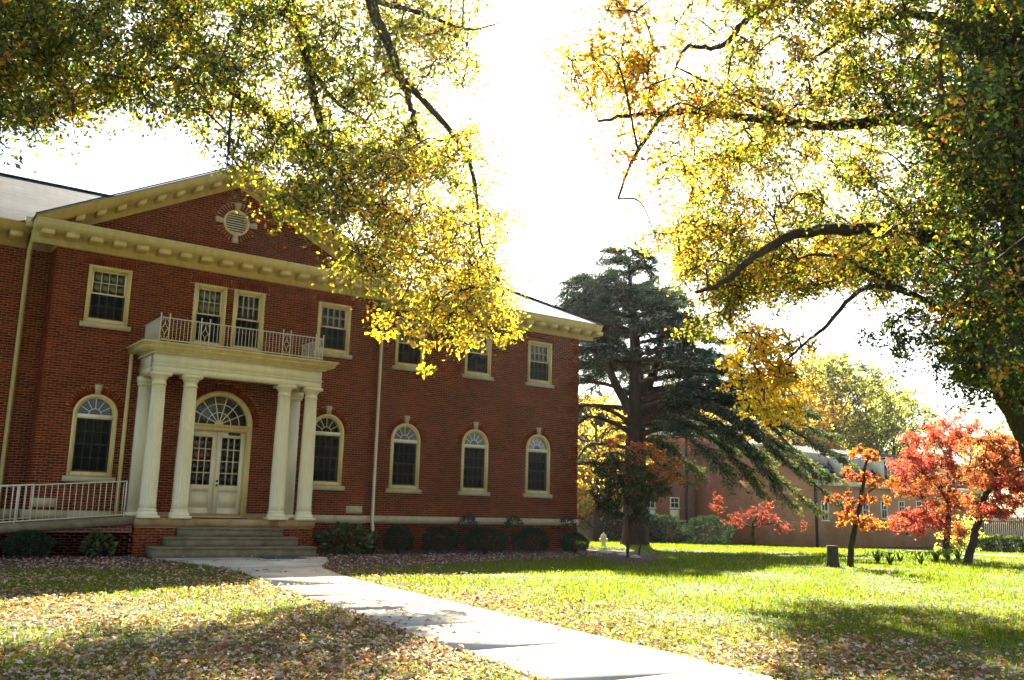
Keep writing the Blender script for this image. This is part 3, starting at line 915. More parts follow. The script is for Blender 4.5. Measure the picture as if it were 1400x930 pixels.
st = MB().box(CX-1.2, CX+1.2, -1.7, -1.4, -.05, .3).build('steps', M['concrete'], bld)
for h, y0, z0, z1 in ((1.38, -1.78, .50, .735), (1.72, -2.08, .27, .50), (2.12, -2.40, -.05, .27)):
    mb = MB()
    mb.box(CX-h, CX+h, y0+.02, -1.46, z0, z1-.05); mb.box(CX-h-.02, CX+h+.02, y0, -1.455, z1-.05, z1)
    mb.build('step', M['concrete'], st)
dmat = MB()
dmat.prism([(5.05, -3.3), (6.15, -3.3), (6.15, -2.55), (5.05, -2.55)], 'z', .023, .035)
tag(dmat.build('door_mat', M['mat']), 'dark blue-grey mat on the concrete at the foot of the entrance steps', 'door mat')
tag(MB().box(CX-.75, CX+.75, -.75, -.1, PF+.002, PF+.015).build('entrance_mat', M['dark']), 'dark mat on the portico floor before the white double doors', 'door mat')
# balcony railing ----------------------------------------------
RZ0, RZ1 = ET-.045+.08, ET+.62
rh, ry = 2.29, -1.60
rail = MB()
def bar(mb, a, b, r=.012): return mb.tube([a, b], r, 4)
for z in (RZ0, RZ1):
    bar(rail, (CX-rh, ry, z), (CX+rh, ry, z), .016)
    for s in (-1, 1): bar(rail, (CX+s*rh, ry, z), (CX+s*rh, -.02, z), .016)
br_ = rail.build('balcony_railing', M['iron'], bld)
bal = MB().tube([(0, 0, 0), (0, 0, RZ1-RZ0)], .0085, 4).mesh('baluster', M['iron'])
post = MB(); post.tube([(0, 0, -.07), (0, 0, RZ1-RZ0+.09)], .016, 6); post.lathe([(.0, .655+.0), (.024, .67), (.024, .69), (.0, .71)], 0, 0, 8)
post = post.mesh('post', M['iron'])
hh = RZ1-RZ0
def dia_mesh():
    mb = MB(); w = .10; c = hh/2
    t = np.linspace(0, 1, 7)
    for sx in (-1, 1):
        for sz in (-1, 1):
            # concave diamond
            x = sx*w*(1-t)**1.8; z = c+sz*(hh*.33)*(t**1.3)
            mb.tube(np.c_[x, 0*t, z], .008, 4)
            x = sx*w*t; z = c+sz*(hh*.5-.01-.10*(t**2))
            mb.tube(np.c_[x, 0*t, z], .008, 4)
        mb.tube([(sx*w, 0, c), (sx*w*.98, 0, c+.001)], .01, 4)
    for sz in (-1, 1): mb.tube([(0, 0, c+sz*hh*.33), (0, 0, c+sz*hh*.5)], .008, 4)
    return mb.mesh('scroll_panel', M['iron'])
dia = dia_mesh()
pw = .225
pan = [-rh+pw/2, -.0-1.12, 1.18, rh-pw/2]
for c in pan:
    inst('scroll_panel', dia, br_, (CX+c, ry, RZ0))
    for s in (-1, 1): inst('post', post, br_, (CX+c+s*pw/2, ry, RZ0))
x = -rh+pw+.095
while x < rh-pw-.04:
    if all(abs(x-c) > pw/2+.03 for c in pan): inst('baluster', bal, br_, (CX+x, ry, RZ0))
    x += .098
for s in (-1, 1):
    y = ry+.1
    while y < -.04:
        inst('baluster', bal, br_, (CX+s*rh, y, RZ0)); y += .098
# ramp ---------------------------------------------------------
ramp = thing('access_ramp', (0, -1, 0), 'concrete access ramp on a brick base left of the portico', 'ramp')
sl = (1.0-.755)/2.95
zr = lambda x: 1.0-sl*(2.24-x)
x0r, x1r = -2.7, CX-PW-.01
MB().add([(x0r, -1.5, zr(x0r)), (x1r, -1.5, zr(x1r)), (x1r, -.1, zr(x1r)), (x0r, -.1, zr(x0r)), (x0r, -1.5, zr(x0r)-.19), (x1r, -1.5, zr(x1r)-.19), (x1r, -.1, zr(x1r)-.19), (x0r, -.1, zr(x0r)-.19)],
         [(0, 1, 2, 3), (7, 6, 5, 4), (0, 4, 5, 1), (1, 5, 6, 2), (2, 6, 7, 3), (3, 7, 4, 0)]).build('ramp_slab', M['concrete'], ramp)
rb = MB().add([(x0r, -1.36, -.1), (x1r, -1.36, -.1), (x1r, -1.36, zr(x1r)-.19), (x0r, -1.36, zr(x0r)-.19), (x0r, -.2, -.1), (x1r, -.2, -.1), (x1r, -.2, zr(x1r)-.19), (x0r, -.2, zr(x0r)-.19)],
         [(0, 1, 2, 3), (3, 2, 6, 7), (0, 3, 7, 4)]).build('ramp_base', M['brickside'], ramp)
pb = MB()
for c, h, rot, face in BR:
    if c[0] < CX-PW-.05 and face == 'y' and c[2] < zr(c[0])-.24: pb.add(SG*np.array(h)+np.array(c), BOXF)
tag(pb.build('brickwork', M['brick'], rb), kind='stuff')
BR = BR2
rr = MB()
for y in (-1.44,):
    rr.tube([(x0r, y, zr(x0r)+.9), (1.98, y, zr(2.1)+.87)], .017, 6); rr.tube([(x0r, y, zr(x0r)+.06), (1.98, y, zr(2.1)+.04)], .014, 5)
ro = rr.build('railing', M['iron'], ramp)
bm = MB().tube([(0, 0, .05), (0, 0, .885)], .0095, 4).mesh('baluster', M['iron'])
pm = MB().tube([(0, 0, 0), (0, 0, .9)], .018, 5).mesh('post', M['iron'])
x = x0r+.1
while x < 1.95:
    inst('baluster', bm, ro, (x, -1.44, zr(x))); x += .137
for x in (-1.9, .3-.75, 1.98): inst('post', pm, ro, (x, -1.44, zr(x)-.02))
r2 = MB()
r2.tube([(x0r, -.35, zr(x0r)+.92), (.05, -.35, zr(.05)+.9)], .017, 6); r2.tube([(x0r, -.35, zr(x0r)+.1), (.05, -.35, zr(.05)+.08)], .014, 5)
ro2 = r2.build('railing', M['iron'], ramp)
x = x0r+.1
while x < .02:
    inst('baluster', bm, ro2, (x, -.35, zr(x))); x += .137
inst('post', pm, ro2, (.05, -.35, zr(.05)))

# ------------------------------------------------------------------ vegetation helpers
def unit(v): return v/(np.linalg.norm(v, axis=-1, keepdims=True)+1e-9)
def leaves(mb, P, size, col, down=.3, asp=.55, axis=None, fold=.18, flat=None):
    """one folded leaf of four corners at each point"""
    n = len(P)
    a = unit(rng.normal(size=(n, 3)) - np.array([0, 0, down])) if axis is None else unit(axis)
    nr = rng.normal(size=(n, 3)) if flat is None else np.array([0, 0, 1.0])+rng.normal(size=(n, 3))*flat
    b = unit(np.cross(a, nr)); nn = np.cross(b, a)
    s = (np.asarray(size)*rng.uniform(.7, 1.25, n))[:, None]
    p0 = P; p2 = P+a*s
    mid = P+a*s*.48
    p1 = mid+b*s*asp*.5+nn*s*fold; p3 = mid-b*s*asp*.5+nn*s*fold
    v = np.stack([p0, p1, p2, p3], 1).reshape(-1, 3)
    i = np.arange(n)[:, None]*4
    f = np.concatenate([i+np.array([[0, 1, 2]]), i+np.array([[0, 2, 3]])])
    mb.add(v, f, np.repeat(col, 4, axis=0))
def pal(n, cols, wts, jit=.25):
    cols = np.array(cols); k = rng.choice(len(cols), n, p=np.array(wts)/sum(wts))
    return cols[k]*np.exp(rng.normal(size=(n, 1))*jit)*np.exp(rng.normal(size=(n, 3))*.06)
def smooth_line(pts, n=8):
    pts = np.asarray(pts, float)
    if len(pts) < 3: 
        t = np.linspace(0, 1, n)[:, None]; return pts[0]*(1-t)+pts[1]*t
    P = np.vstack([2*pts[0]-pts[1], pts, 2*pts[-1]-pts[-2]])
    out = []
    for i in range(1, len(P)-2):
        t = np.linspace(0, 1, n, endpoint=False)[:, None]
        out.append(.5*((2*P[i])+(-P[i-1]+P[i+1])*t+(2*P[i-1]-5*P[i]+4*P[i+1]-P[i+2])*t*t+(-P[i-1]+3*P[i]-3*P[i+1]+P[i+2])*t**3))
    out.append(pts[-1:])
    return np.concatenate(out)
def crown_tree(name, label, base, limbs, clumps, lsize, cat='tree', group=None, bark='bark', leafm='leaf', twigs=8, lpt=18, conn=(.03, .009), down=.3, seg=7, lift=.25):
    """limbs: (points, r0, r1); clumps: (centre, radius, colour function, leaf count factor)"""
    t = thing(name, base, label, cat, group)
    wood = MB(); nodes = []
    for pts, r0, r1 in limbs:
        p = smooth_line(pts, 7)
        wob = rng.normal(size=p.shape)*min(r0*.10, .03); wob[0] = 0; wob[-1] = 0
        p = p+wob
        wood.tube(p, np.linspace(r0, r1, len(p)), seg)
        nodes.append(p)
    nodes = np.concatenate(nodes)
    order = sorted(range(len(clumps)), key=lambda i: np.min(np.linalg.norm(nodes-clumps[i][0], axis=1)))
    fol = MB()
    for i in order:
        c, rad, colf, k = clumps[i]
        d = np.linalg.norm(nodes-c, axis=1)
        j = int(np.argmin(d)); a = nodes[j]
        mid = (a+c)/2+np.array([0, 0, lift*d[j]])+rng.normal(size=3)*.12*d[j]
        p = smooth_line([a, mid, c], 4)
        f = min(1.6, .5+d[j]/2)
        wood.tube(p, np.linspace(min(conn[0]*f, .022 if leafm == 'leaf' and conn[0] < .045 else 9), conn[1]*.9, len(p)), 4, cap=False)
        nodes = np.vstack([nodes, p[2:]])
        nt_ = max(3, int(twigs*k))
        dirs = unit(rng.normal(size=(nt_, 3))*np.array([1, 1, .7])-np.array([0, 0, .12]))
        LP = []
        for q in range(nt_):
            e = c+dirs[q]*rad*rng.uniform(.55, 1.15)
            m_ = (c+e)/2+rng.normal(size=3)*rad*.12
            wood.tube([c, m_, e], [conn[1], conn[1]*.7, conn[1]*.35], 3, cap=False)
            nl = int(lpt)
            tt = rng.uniform(.15, 1.05, nl)[:, None]
            LP.append(c+(m_-c)*np.minimum(tt*2, 1)+(e-m_)*np.maximum(tt*2-1, 0)+rng.normal(size=(nl, 3))*rad*.13)
        LP = np.concatenate(LP)
        leaves(fol, LP, lsize, colf(len(LP)), down)
    wood.build('trunk', M[bark], t, smooth=True)
    fol.build('crown', M[leafm], t)
    return t
def sample_poly(poly, n, depth, dens=None):
    xs = [p[0] for p in poly]; ys = [p[1] for p in poly]
    out = []
    while len(out) < n:
        u, v = rng.uniform(min(xs), max(xs)), rng.uniform(min(ys), max(ys))
        if not inpoly(np.array([u]), np.array([v]), poly)[0]: continue
        if dens is not None and rng.uniform() > dens(u, v): continue
        D = depth(u, v)
        out.append((u, v, D, at(u, v, D)))
    return out
DG, OL, YG, YE, OR, BRN = (.026, .050, .008), (.065, .095, .013), (.165, .19, .02), (.40, .29, .025), (.36, .155, .025), (.13, .06, .02)

# ------------------------------------------------------------------ the two great oaks
def oak_one():
    base = np.array([-7.5, -9.5, 0.0])
    f1 = np.array([-7.0, -9.7, 5.6])
    K = lambda u: 1.22+.42*min(1, max(0, u/650))
    A = lambda *q: [at(u, v, d*K(u)) for u, v, d in q]
    limbs = [([base-[0, 0, .3], base+[.1, 0, 1.5], f1], .55, .40),
             ([f1, f1+[.5, 0, 2.5]] + A((60, -260, 13.5), (190, -90, 13.2), (262, 60, 13), (330, 130, 12.8), (400, 185, 12.5), (455, 240, 12.3), (490, 290, 12.3), (530, 320, 12.4)), 0.228, 0.010),
             ([f1, f1+[1.2, -.6, 3.6]] + A((250, -420, 12.5), (440, -190, 12), (505, 0, 11.8), (530, 62, 11.8), (552, 118, 11.8), (565, 160, 12), (573, 192, 12)), 0.207, 0.032)]
    limbs += [(A((552, 112, 11.8), (600, 160, 11.9), (638, 215, 12), (652, 270, 12.1), (657, 330, 12.2), (690, 400, 12.4)), 0.078, 0.013),
              (A((380, -60, 12.4), (415, 60, 12.3), (437, 165, 12.2), (470, 235, 12.3), (520, 300, 12.4), (560, 332, 12.5), (600, 355, 12.6), (625, 420, 12.8)), 0.109, 0.013),
              (A((424, 95, 12.2), (460, 140, 12.3), (500, 165, 12.6)), 0.052, 0.021),
              (A((262, 60, 13), (230, 100, 13.2), (150, 120, 13.4), (60, 130, 13.6)), 0.073, 0.021),
              (A((190, -90, 13.2), (90, -20, 13), (0, 30, 13.2), (-90, 60, 13.5)), 0.093, 0.021),
              (A((505, 0, 11.8), (580, 20, 11.5), (640, 40, 11.3), (690, 30, 11.2)), 0.052, 0.013),
              ([f1, f1+[-2, -1, 3.5], f1+[-4.5, -2, 5]], .25, .06), ([f1, f1+[-.5, 2, 4], f1+[0, 4, 7]], .25, .06)]
    poly = [(-200, -180), (670, -180), (675, 40), (660, 180), (680, 310), (688, 410), (665, 445), (610, 450), (560, 425), (520, 390), (455, 330), (415, 300), (380, 265), (310, 245), (290, 205), (250, 170), (180, 135), (120, 145), (60, 165), (0, 168), (-200, 190)]
    def dens(u, v):
        d = 1.0
        if u > 540 and v < 330: d = .75
        if u > 620 and v < 330: d = .42
        if v < -20: d *= .55
        if 180 < u < 380 and 150 < v < 260: d *= .7
        return d
    def depth(u, v): return (12.6+rng.normal()*1.0)*K(u)
    cl = []
    for u, v, D, P in sample_poly(poly, 700, depth, dens)+sample_poly([(400, 190), (560, 180), (650, 240), (685, 330), (680, 420), (600, 440), (540, 400), (450, 320)], 50, depth):
        yel = np.clip((v-150)/260, 0, 1)*np.clip((u-300)/250, 0, 1)+np.clip((u-480)/260, 0, 1)*.5
        yel = min(1, yel)
        r_ = rng.uniform()
        w = [.38*(1-yel)+.05, 1.05-.6*yel, 1.0+.4*yel, .28+1.2*yel, .07+.16*yel, .03]
        if r_ < .10: w = [.1, .3, .8, .9, .35, .1]
        cl.append((P, rng.uniform(.38, .62)*K(u), lambda n, w=w: pal(n, [DG, OL, YG, YE, OR, BRN], w), rng.uniform(.75, 1.2)))
    # hanging tip over the wing wall
    for u, v in ((590, 470), (582, 500), (560, 450), (640, 470), (530, 455), (520, 440), (700, 455), (680, 470)):
        cl.append((at(u, v, 12.6*K(u)), .36, lambda n: pal(n, [YG, YE, (.5, .37, .03)], [.6, 1, .8]), .55))
    for k in range(60):      # crown out of frame, over the trunk
        P = f1+np.array([rng.normal()*3-2, rng.normal()*2.5, 4.5+rng.normal()*1.4])
        if P[0] > -5.5: continue
        cl.append((P, .7, lambda n: pal(n, [DG, OL, YG], [1, 1, .4]), 1))
    return crown_tree('oak_tree', 'large oak whose green and yellow leafy boughs hang over the hall roof', base, limbs, cl, .102, lpt=19, conn=(.04, .011))
oak_one()
def oak_two():
    K2 = 1.42
    base = at(1495, 800, 14.0*K2); base[2] = 0
    A = lambda *q: [at(u, v, d*K2) for u, v, d in q]
    D0 = 14.0
    limbs = [([base-[0, 0, .3]] + A((1480, 720, D0), (1432, 620, D0), (1402, 480, D0), (1394, 330, D0), (1386, 150, D0), (1376, -50, D0), (1370, -300, D0)), 0.653, 0.170),
             (A((1437, 640, D0), (1395, 580, 13.6), (1350, 500, 13.4), (1318, 440, 13.2), (1290, 400, 13)), 0.252, 0.096),
             (A((1425, 440, D0), (1370, 372, 13.6), (1300, 335, 13.3), (1240, 320, 13), (1150, 314, 12.8), (1085, 322, 12.6), (1030, 352, 12.6), (985, 388, 12.6), (950, 400, 12.7)), 0.210, 0.032),
             (A((1412, 240, D0), (1330, 185, 13.5), (1240, 163, 13.2), (1150, 172, 13), (1060, 166, 12.8), (960, 153, 12.6), (880, 156, 12.4), (818, 166, 12.3)), 0.178, 0.026),
             (A((1400, 90, D0), (1320, 40, 13.6), (1250, 20, 13.3), (1180, 40, 13), (1120, 75, 12.8)), 0.147, 0.032),
             (A((1395, -40, D0), (1250, -60, 13.4), (1120, -30, 13), (1050, 5, 12.8), (1020, 28, 12.7), (985, 64, 12.6), (938, 66, 12.6), (920, 104, 12.6)), 0.137, 0.021),
             (A((1085, 165, 12.8), (1060, 155, 12.7), (1000, 128, 12.6), (925, 92, 12.5)), 0.063, 0.021),
             (A((905, 157, 12.5), (880, 195, 12.4), (862, 225, 12.3), (845, 272, 12.3)), 0.05, 0.024),
             (A((1318, 440, 13.2), (1240, 400, 13), (1180, 395, 12.8), (1130, 445, 12.6), (1100, 470, 12.5), (1070, 500, 12.5)), 0.073, 0.016),
             (A((1240, 400, 13), (1190, 372, 12.8), (1150, 352, 12.7), (1105, 350, 12.8), (1075, 365, 12.8)), 0.063, 0.011),
             (A((1405, 150, D0), (1500, 60, 14.5), (1600, 20, 15)), 0.158, 0.053), (A((1425, 420, D0), (1520, 350, 15), (1600, 320, 15)), 0.158, 0.053)]
    poly = [(790, -160), (1620, -160), (1620, 560), (1440, 560), (1380, 520), (1320, 510), (1270, 470), (1230, 430), (1170, 400), (1110, 380), (1060, 400), (990, 440), (950, 420), (905, 350), (880, 290), (890, 240), (850, 215), (830, 180), (790, 130), (775, 50)]
    def dens(u, v):
        d = 1.0
        if u < 1000 and v < 120: d = .28
        if u < 930 and v >= 120: d = .38
        if 1000 <= u < 1120 and v < 150: d = .55
        if u > 1290: d = 1.0
        elif u > 1000: d = min(d, .72)
        if u > 1440: d = .5
        if v < -20: d *= .6
        if math.hypot((u-905)/35, (v-255)/60) < 1: d *= .2
        if 1000 < u < 1120 and 210 < v < 290: d *= .6
        return d
    def depth(u, v): return (13.0+rng.normal()*(1.1+.8*(u > 1200)))*K2+(rng.uniform(0, 8) if 930 < u < 1330 and v > 150 else 0)
    cl = []
    for u, v, D, P in sample_poly(poly, 1080, depth, dens):
        o_ = np.clip((1020-u)/150, 0, 1)
        g_ = np.clip((u-1150)/150, 0, 1)  # darker leaf mix to the right, dense shade put into leaf colour
        w = [.5*(1-o_)+2.2*g_, .9*(1-o_)+.1+.3*g_, .6-.2*g_, .5+.4*o_-.32*g_, .2+.8*o_-.08*g_, .06+.1*g_]
        if rng.uniform() < .22-.12*g_: w = [.15, .3, .8, .7, .7, .1]
        cl.append((P, rng.uniform(.38, .62)*K2, lambda n, w=w: pal(n, [DG, OL, YG, YE, OR, BRN], w), rng.uniform(.75, 1.2)))
    for k in range(130):     # boughs reaching away over the lawn
        u, v = rng.uniform(930, 1230), rng.uniform(300, 455)
        if v > 400+(1100-u)*.25 and u > 1000: v -= 60
        cl.append((at(u, v, rng.uniform(21, 28)), rng.uniform(.6, .95), lambda n: pal(n, [DG, OL, YG, YE, OR], [.6, .9, .8, .6, .3]), 1.1))
    for k in range(150):     # extra dark leaves: lens falloff and shade at the right put into colour
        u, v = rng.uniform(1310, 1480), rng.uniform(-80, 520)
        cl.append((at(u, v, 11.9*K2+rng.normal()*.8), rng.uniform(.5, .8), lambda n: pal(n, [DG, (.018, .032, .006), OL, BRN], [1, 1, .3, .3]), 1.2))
    for k in range(46):      # the bright drooping spray
        u, v = rng.normal(1048, 24), rng.uniform(455, 578)
        cl.append((at(u, v, (12.4+rng.normal()*.4)*K2), .37, lambda n: pal(n, [YG, YE, (.5, .37, .03), OR], [.4, 1.2, 1.2, .2]), .6))
    for k in range(34):
        u, v = rng.uniform(1170, 1400), rng.uniform(440, 545)
        if v > 460+(u-1170)*.6: continue
        cl.append((at(u, v, (13+rng.normal()*.7)*K2), .52, lambda n: pal(n, [DG, OL, YG], [1, .7, .3]), .7))
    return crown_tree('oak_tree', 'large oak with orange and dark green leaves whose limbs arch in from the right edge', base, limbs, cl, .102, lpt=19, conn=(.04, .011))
oak_two()

# ------------------------------------------------------------------ the cedar
def cedar():
    base = np.array([24.7, 4.1, -.05])
    t = thing('cedar_tree', base, 'tall dark blue-green cedar with tiers of drooping boughs beside the hall', 'tree')
    wood = MB(); fol = MB()
    top = np.array([23.9, 3.7, 12.75])
    tr = smooth_line([base-[0, 0, .2], base+[.05, 0, 1.0], base+[0, 0, 3.2], base+[.1, 0, 6.2], base+[.0, 0, 9.0], top], 6)
    wood.tube(tr, np.interp(np.linspace(0, 1, len(tr)), [0, .08, .25, .5, .8, 1], [.80, .62, .55, .46, .25, .05]), 12)
    lead = smooth_line([base+[.1, 0, 6.0], base+[.9, -.5, 8.2], base+[1.0, -.6, 9.8], base+[.9, -.6, 11.2]], 6)
    wood.tube(lead, np.linspace(.26, .04, len(lead)), 8)
    lead2 = smooth_line([base+[.0, 0, 5.6], base+[-1.0, .5, 7.6], base+[-1.3, .6, 9.6], base+[-1.4, .7, 11.6]], 6)
    wood.tube(lead2, np.linspace(.24, .04, len(lead2)), 8)
    r2 = np.array([RGT[0], RGT[1], 0]); r2 /= np.linalg.norm(r2)
    f2 = np.array([FWD[0], FWD[1], 0]); f2 /= np.linalg.norm(f2)
    limbs = []
    def limb(z0, az, ln, rise, droop, src=None, r0=.14, fd=1.0):
        s = base+[0, 0, z0] if src is None else src
        d = r2*math.cos(az)+f2*math.sin(az)
        pts = [s, s+d*ln*.25+[0, 0, rise*.7], s+d*ln*.55+[0, 0, rise], s+d*ln*.8+[0, 0, rise-droop*.4], s+d*ln+[0, 0, rise-droop]]
        side = np.cross(d, [0, 0, 1])
        pts[2] = pts[2]+side*rng.normal()*.3; pts[3] = pts[3]+side*rng.normal()*.45
        limbs.append((smooth_line(pts, 6), r0, fd))
    def limb_to(z0, u, v, D, arch, r0=.15, fd=1.15):
        s = base+[0, 0, z0]; e = at(u, v, D); L_ = np.linalg.norm(e-s)
        q1 = s+(e-s)*.3; q1[2] = s[2]+arch*.6
        q2 = s+(e-s)*.62; q2[2] = s[2]*.55+e[2]*.45+arch
        q1[:2] += rng.normal(size=2)*.25; q2[:2] += rng.normal(size=2)*.4
        limbs.append((smooth_line([s, q1, q2, e], 8), r0, fd))
    # long low boughs fanning down to the right
    for z0, u, v, D, arch in ((6.6, 1075, 540, 40, .6), (6.4, 1110, 568, 38, .7), (6.2, 1135, 598, 39, .8), (6.0, 1150, 628, 37.5, .8), (5.9, 1142, 655, 39.5, .8), (5.7, 1148, 690, 37, .8), (5.6, 1112, 694, 38.5, .7), (5.4, 1080, 688, 36.5, .7),
                          (5.2, 1045, 676, 38, .6), (4.8, 1005, 664, 36.5, .4), (4.4, 968, 655, 38.5, .3), (4.0, 935, 660, 37.5, .2), (6.8, 1050, 570, 42, .5), (6.3, 1095, 625, 41, .6), (5.6, 1050, 630, 41, .5), (5.2, 1000, 615, 41.5, .4), (5.9, 1120, 650, 35.5, .7), (7.2, 1030, 520, 39, .4)):
        limb_to(z0, u, v, D, arch)
    for z0, u, v, D, arch in ((10.2, 925, 415, 39, .3), (9.6, 950, 440, 41, .3), (9.0, 985, 465, 39.5, .3), (8.5, 1008, 490, 41, .3), (8.0, 1030, 505, 38.5, .3), (7.6, 1045, 530, 40, .4), (9.2, 955, 460, 37.5, .3), (8.3, 985, 500, 37.5, .3), (10.6, 930, 430, 41.5, .3)):
        limb_to(z0, u, v, D, arch, .09, 1)
    # left boughs
    for z0, az, ln, rise, droop, fd in ((6.0, math.pi, 4.6, .15, .2, .3), (3.6, math.pi+.2, 4.4, -.1, .6, .2), (6.6, math.pi-.5, 5.0, .8, .9, .6), (7.6, math.pi+.3, 4.8, 1.0, .8, .8), (8.4, math.pi-.2, 4.6, 1.1, .8, .9), (5.2, math.pi-.4, 4.0, 1.0, 1.2, .3), (4.8, math.pi+.5, 4.4, .7, 1.5, .3), (4.2, math.pi-.9, 4.8, .3, 1.2, .4)):
        limb(z0, az, ln, rise, droop, r0=.13, fd=fd)
    for k in range(112):      # upper tiers
        h = 8.0+.75*int(rng.uniform(0, 7))+rng.normal()*.1
        az = rng.uniform(0, 2*math.pi)
        if h < 9.5 and math.sin(az) < -.6: continue
        ln = np.interp(h, [7, 9, 11, 12.3, 13], [4.6, 4.4, 3.9, 2.8, 1.4])*rng.uniform(.7, 1.08)
        if math.cos(az) > 0: ln *= np.interp(h, [7, 9, 10.5, 12], [.95, .8, .58, .5])
        elif h < 11.2: ln *= 1.08
        else: ln *= .8
        src = (tr if rng.uniform() < .5 else lead if rng.uniform() < .4 else lead2)
        s = src[int(np.argmin(abs(src[:, 2]-h)))]
        limb(h, az, ln, rng.uniform(.1, .35), rng.uniform(.4, 1.1), s, .05)
    for q in (tr, lead, lead2):
        for k in range(9): limb(0, rng.uniform(0, 2*math.pi), rng.uniform(.7, 1.3), .0, .25, q[-1]-[0, 0, rng.uniform(.0, .35)], .025)
    for k in range(9):      # bare stubs under the crown
        limb(rng.uniform(2.8, 5.5), rng.uniform(0, 2*math.pi), rng.uniform(1.2, 2.6), .2, .5, r0=.04, fd=.12)
    for p, r0, fd in limbs:
        n = len(p)
        wood.tube(p, np.linspace(r0, .02, n), 6)
        seglen = np.linalg.norm(p[-1]-p[0])
        m_ = int(seglen*(11 if r0 > .14 and fd > 1 else 8))
        for q in range(m_):
            s_ = rng.uniform(.22 if fd < .9 else .15, 1)
            x = s_*(n-1); i = min(int(x), n-2); a = p[i]+(p[i+1]-p[i])*(x-i)
            tg = unit(p[i+1]-p[i])
            sd = np.cross(tg, [0, 0, 1.0]); sd = unit(sd)*rng.choice([-1, 1])
            ln = rng.uniform(.4, 1.15)*(1.1-.5*s_)*min(1.1, seglen/6+.35)
            d = unit(tg*rng.uniform(.5, 1.1)+sd*rng.uniform(.35, 1.0)+np.array([0, 0, rng.uniform(-.1, .25)]))
            e = a+d*ln; e2 = e+unit(d-[0, 0, .7])*ln*.35
            wood.tube([a, e, e2], [.016, .009, .004], 3, cap=False)
            nl = int(rng.uniform(46, 78)*min(1, fd)*(ln+.35))
            if rng.uniform() > fd: continue
            tt = rng.uniform(.1, 1, nl)[:, None]
            P = np.where(tt < .75, a+(e-a)*tt/.75, e+(e2-e)*(tt-.75)/.25)+rng.normal(size=(nl, 3))*np.array([.08, .08, .04])
            ax = d[None]*.9+rng.normal(size=(nl, 3))*np.array([.55, .55, .35])-np.array([0, 0, .25])
            lo = np.clip((6.5-a[2])/4, 0, 1)
            col = pal(nl, [(.022, .055, .047), (.036, .074, .056), (.09, .11, .042), (.19, .19, .07)], [1, 1, .15+1.1*lo, .02+2.0*lo*s_], .2)  # low bough tips paler: sunlight put into the needle colour
            leaves(fol, P, .16, col, axis=ax, asp=.26, fold=.05)
    wood.build('trunk', M['cedarbark'], t, smooth=True)
    fol.build('crown', M['needle'], t)
rng = np.random.default_rng(21)
cedar()
rng = np.random.default_rng(5)

# ------------------------------------------------------------------ smaller autumn trees
RD, PK, RO, OG = (.34, .045, .04), (.44, .11, .10), (.40, .11, .03), (.40, .20, .04)
def clumps_px(lst, D, dj, rad, colf, k=1.0):
    return [(at(u, v, D+rng.normal()*dj), rad*rng.uniform(.8, 1.2), colf, k) for u, v in lst]
def blob_px(cx, cy, rx, ry, n):
    out = []
    while len(out) < n:
        a, b = rng.uniform(-1, 1, 2)
        if a*a+b*b < 1: out.append((cx+a*rx, cy+b*ry))
    return out
A = lambda *q: [at(u, v, d) for u, v, d in q]
red = lambda n: pal(n, [RD, PK, RO, (.18, .03, .02)], [1.1, 1.0, .4, .5])
redor = lambda n: pal(n, [RD, PK, RO, OG, OL, DG], [.7, .5, .9, .4, .35, .25])
orange = lambda n: pal(n, [RO, OG, YE, RD], [1, 1.1, .3, .2])
D = 34.0
b1 = on_ground(1293, 763)
D = float((b1-CAM)@FWD)
cl = []
for cx, cy, rx, ry, n, cf in ((1275, 608, 42, 26, 26, red), (1310, 588, 35, 20, 20, red), (1245, 640, 28, 18, 17, red), (1290, 650, 52, 20, 26, redor), (1255, 712, 38, 13, 30, red), (1290, 690, 35, 20, 18, redor), (1240, 665, 22, 12, 8, redor), (1300, 725, 20, 10, 6, redor)):
    cl += clumps_px(blob_px(cx, cy, rx, ry, n), D, .9, .34, cf)
crown_tree('maple_tree', 'red-leaved young maple with a straight trunk on the lawn', b1,
           [([b1-[0, 0, .1]]+A((1296, 715, D), (1298, 680, D), (1297, 640, D), (1303, 600, D)), .13, .03), (A((1297, 690, D), (1278, 660, D-.4), (1250, 640, D-.6)), .05, .015), (A((1298, 680, D), (1320, 650, D+.3), (1330, 620, D+.3)), .05, .015),
            (A((1297, 720, D), (1275, 715, D-.5), (1245, 712, D-.9)), .04, .012)], cl, .082, twigs=9, lpt=20, conn=(.022, .007), leafm='redleaf', lift=.05)
b2 = on_ground(1320, 771)
D = float((b2-CAM)@FWD)
cl = []
for cx, cy, rx, ry, n, cf in ((1350, 615, 40, 30, 27, redor), (1385, 625, 38, 30, 27, redor), (1350, 650, 40, 20, 24, redor), (1395, 670, 45, 18, 28, red), (1345, 690, 30, 12, 9, redor), (1430, 650, 30, 40, 14, redor), (1375, 695, 35, 10, 10, red)):
    cl += clumps_px(blob_px(cx, cy, rx, ry, n), D, .9, .30, cf)
crown_tree('maple_tree', 'orange-red maple with a trunk leaning right near the right edge', b2,
           [([b2-[0, 0, .1]]+A((1332, 735, D), (1340, 700, D), (1355, 660, D), (1375, 625, D), (1400, 605, D)), .15, .04), (A((1350, 670, D), (1345, 640, D), (1350, 605, D)), .05, .015), (A((1360, 652, D), (1390, 640, D-.4), (1420, 635, D-.5)), .06, .02)],
           cl, .082, twigs=9, lpt=20, conn=(.022, .007), leafm='redleaf', lift=.05)
b3 = on_ground(1162, 775)
D = float((b3-CAM)@FWD)
cl = []
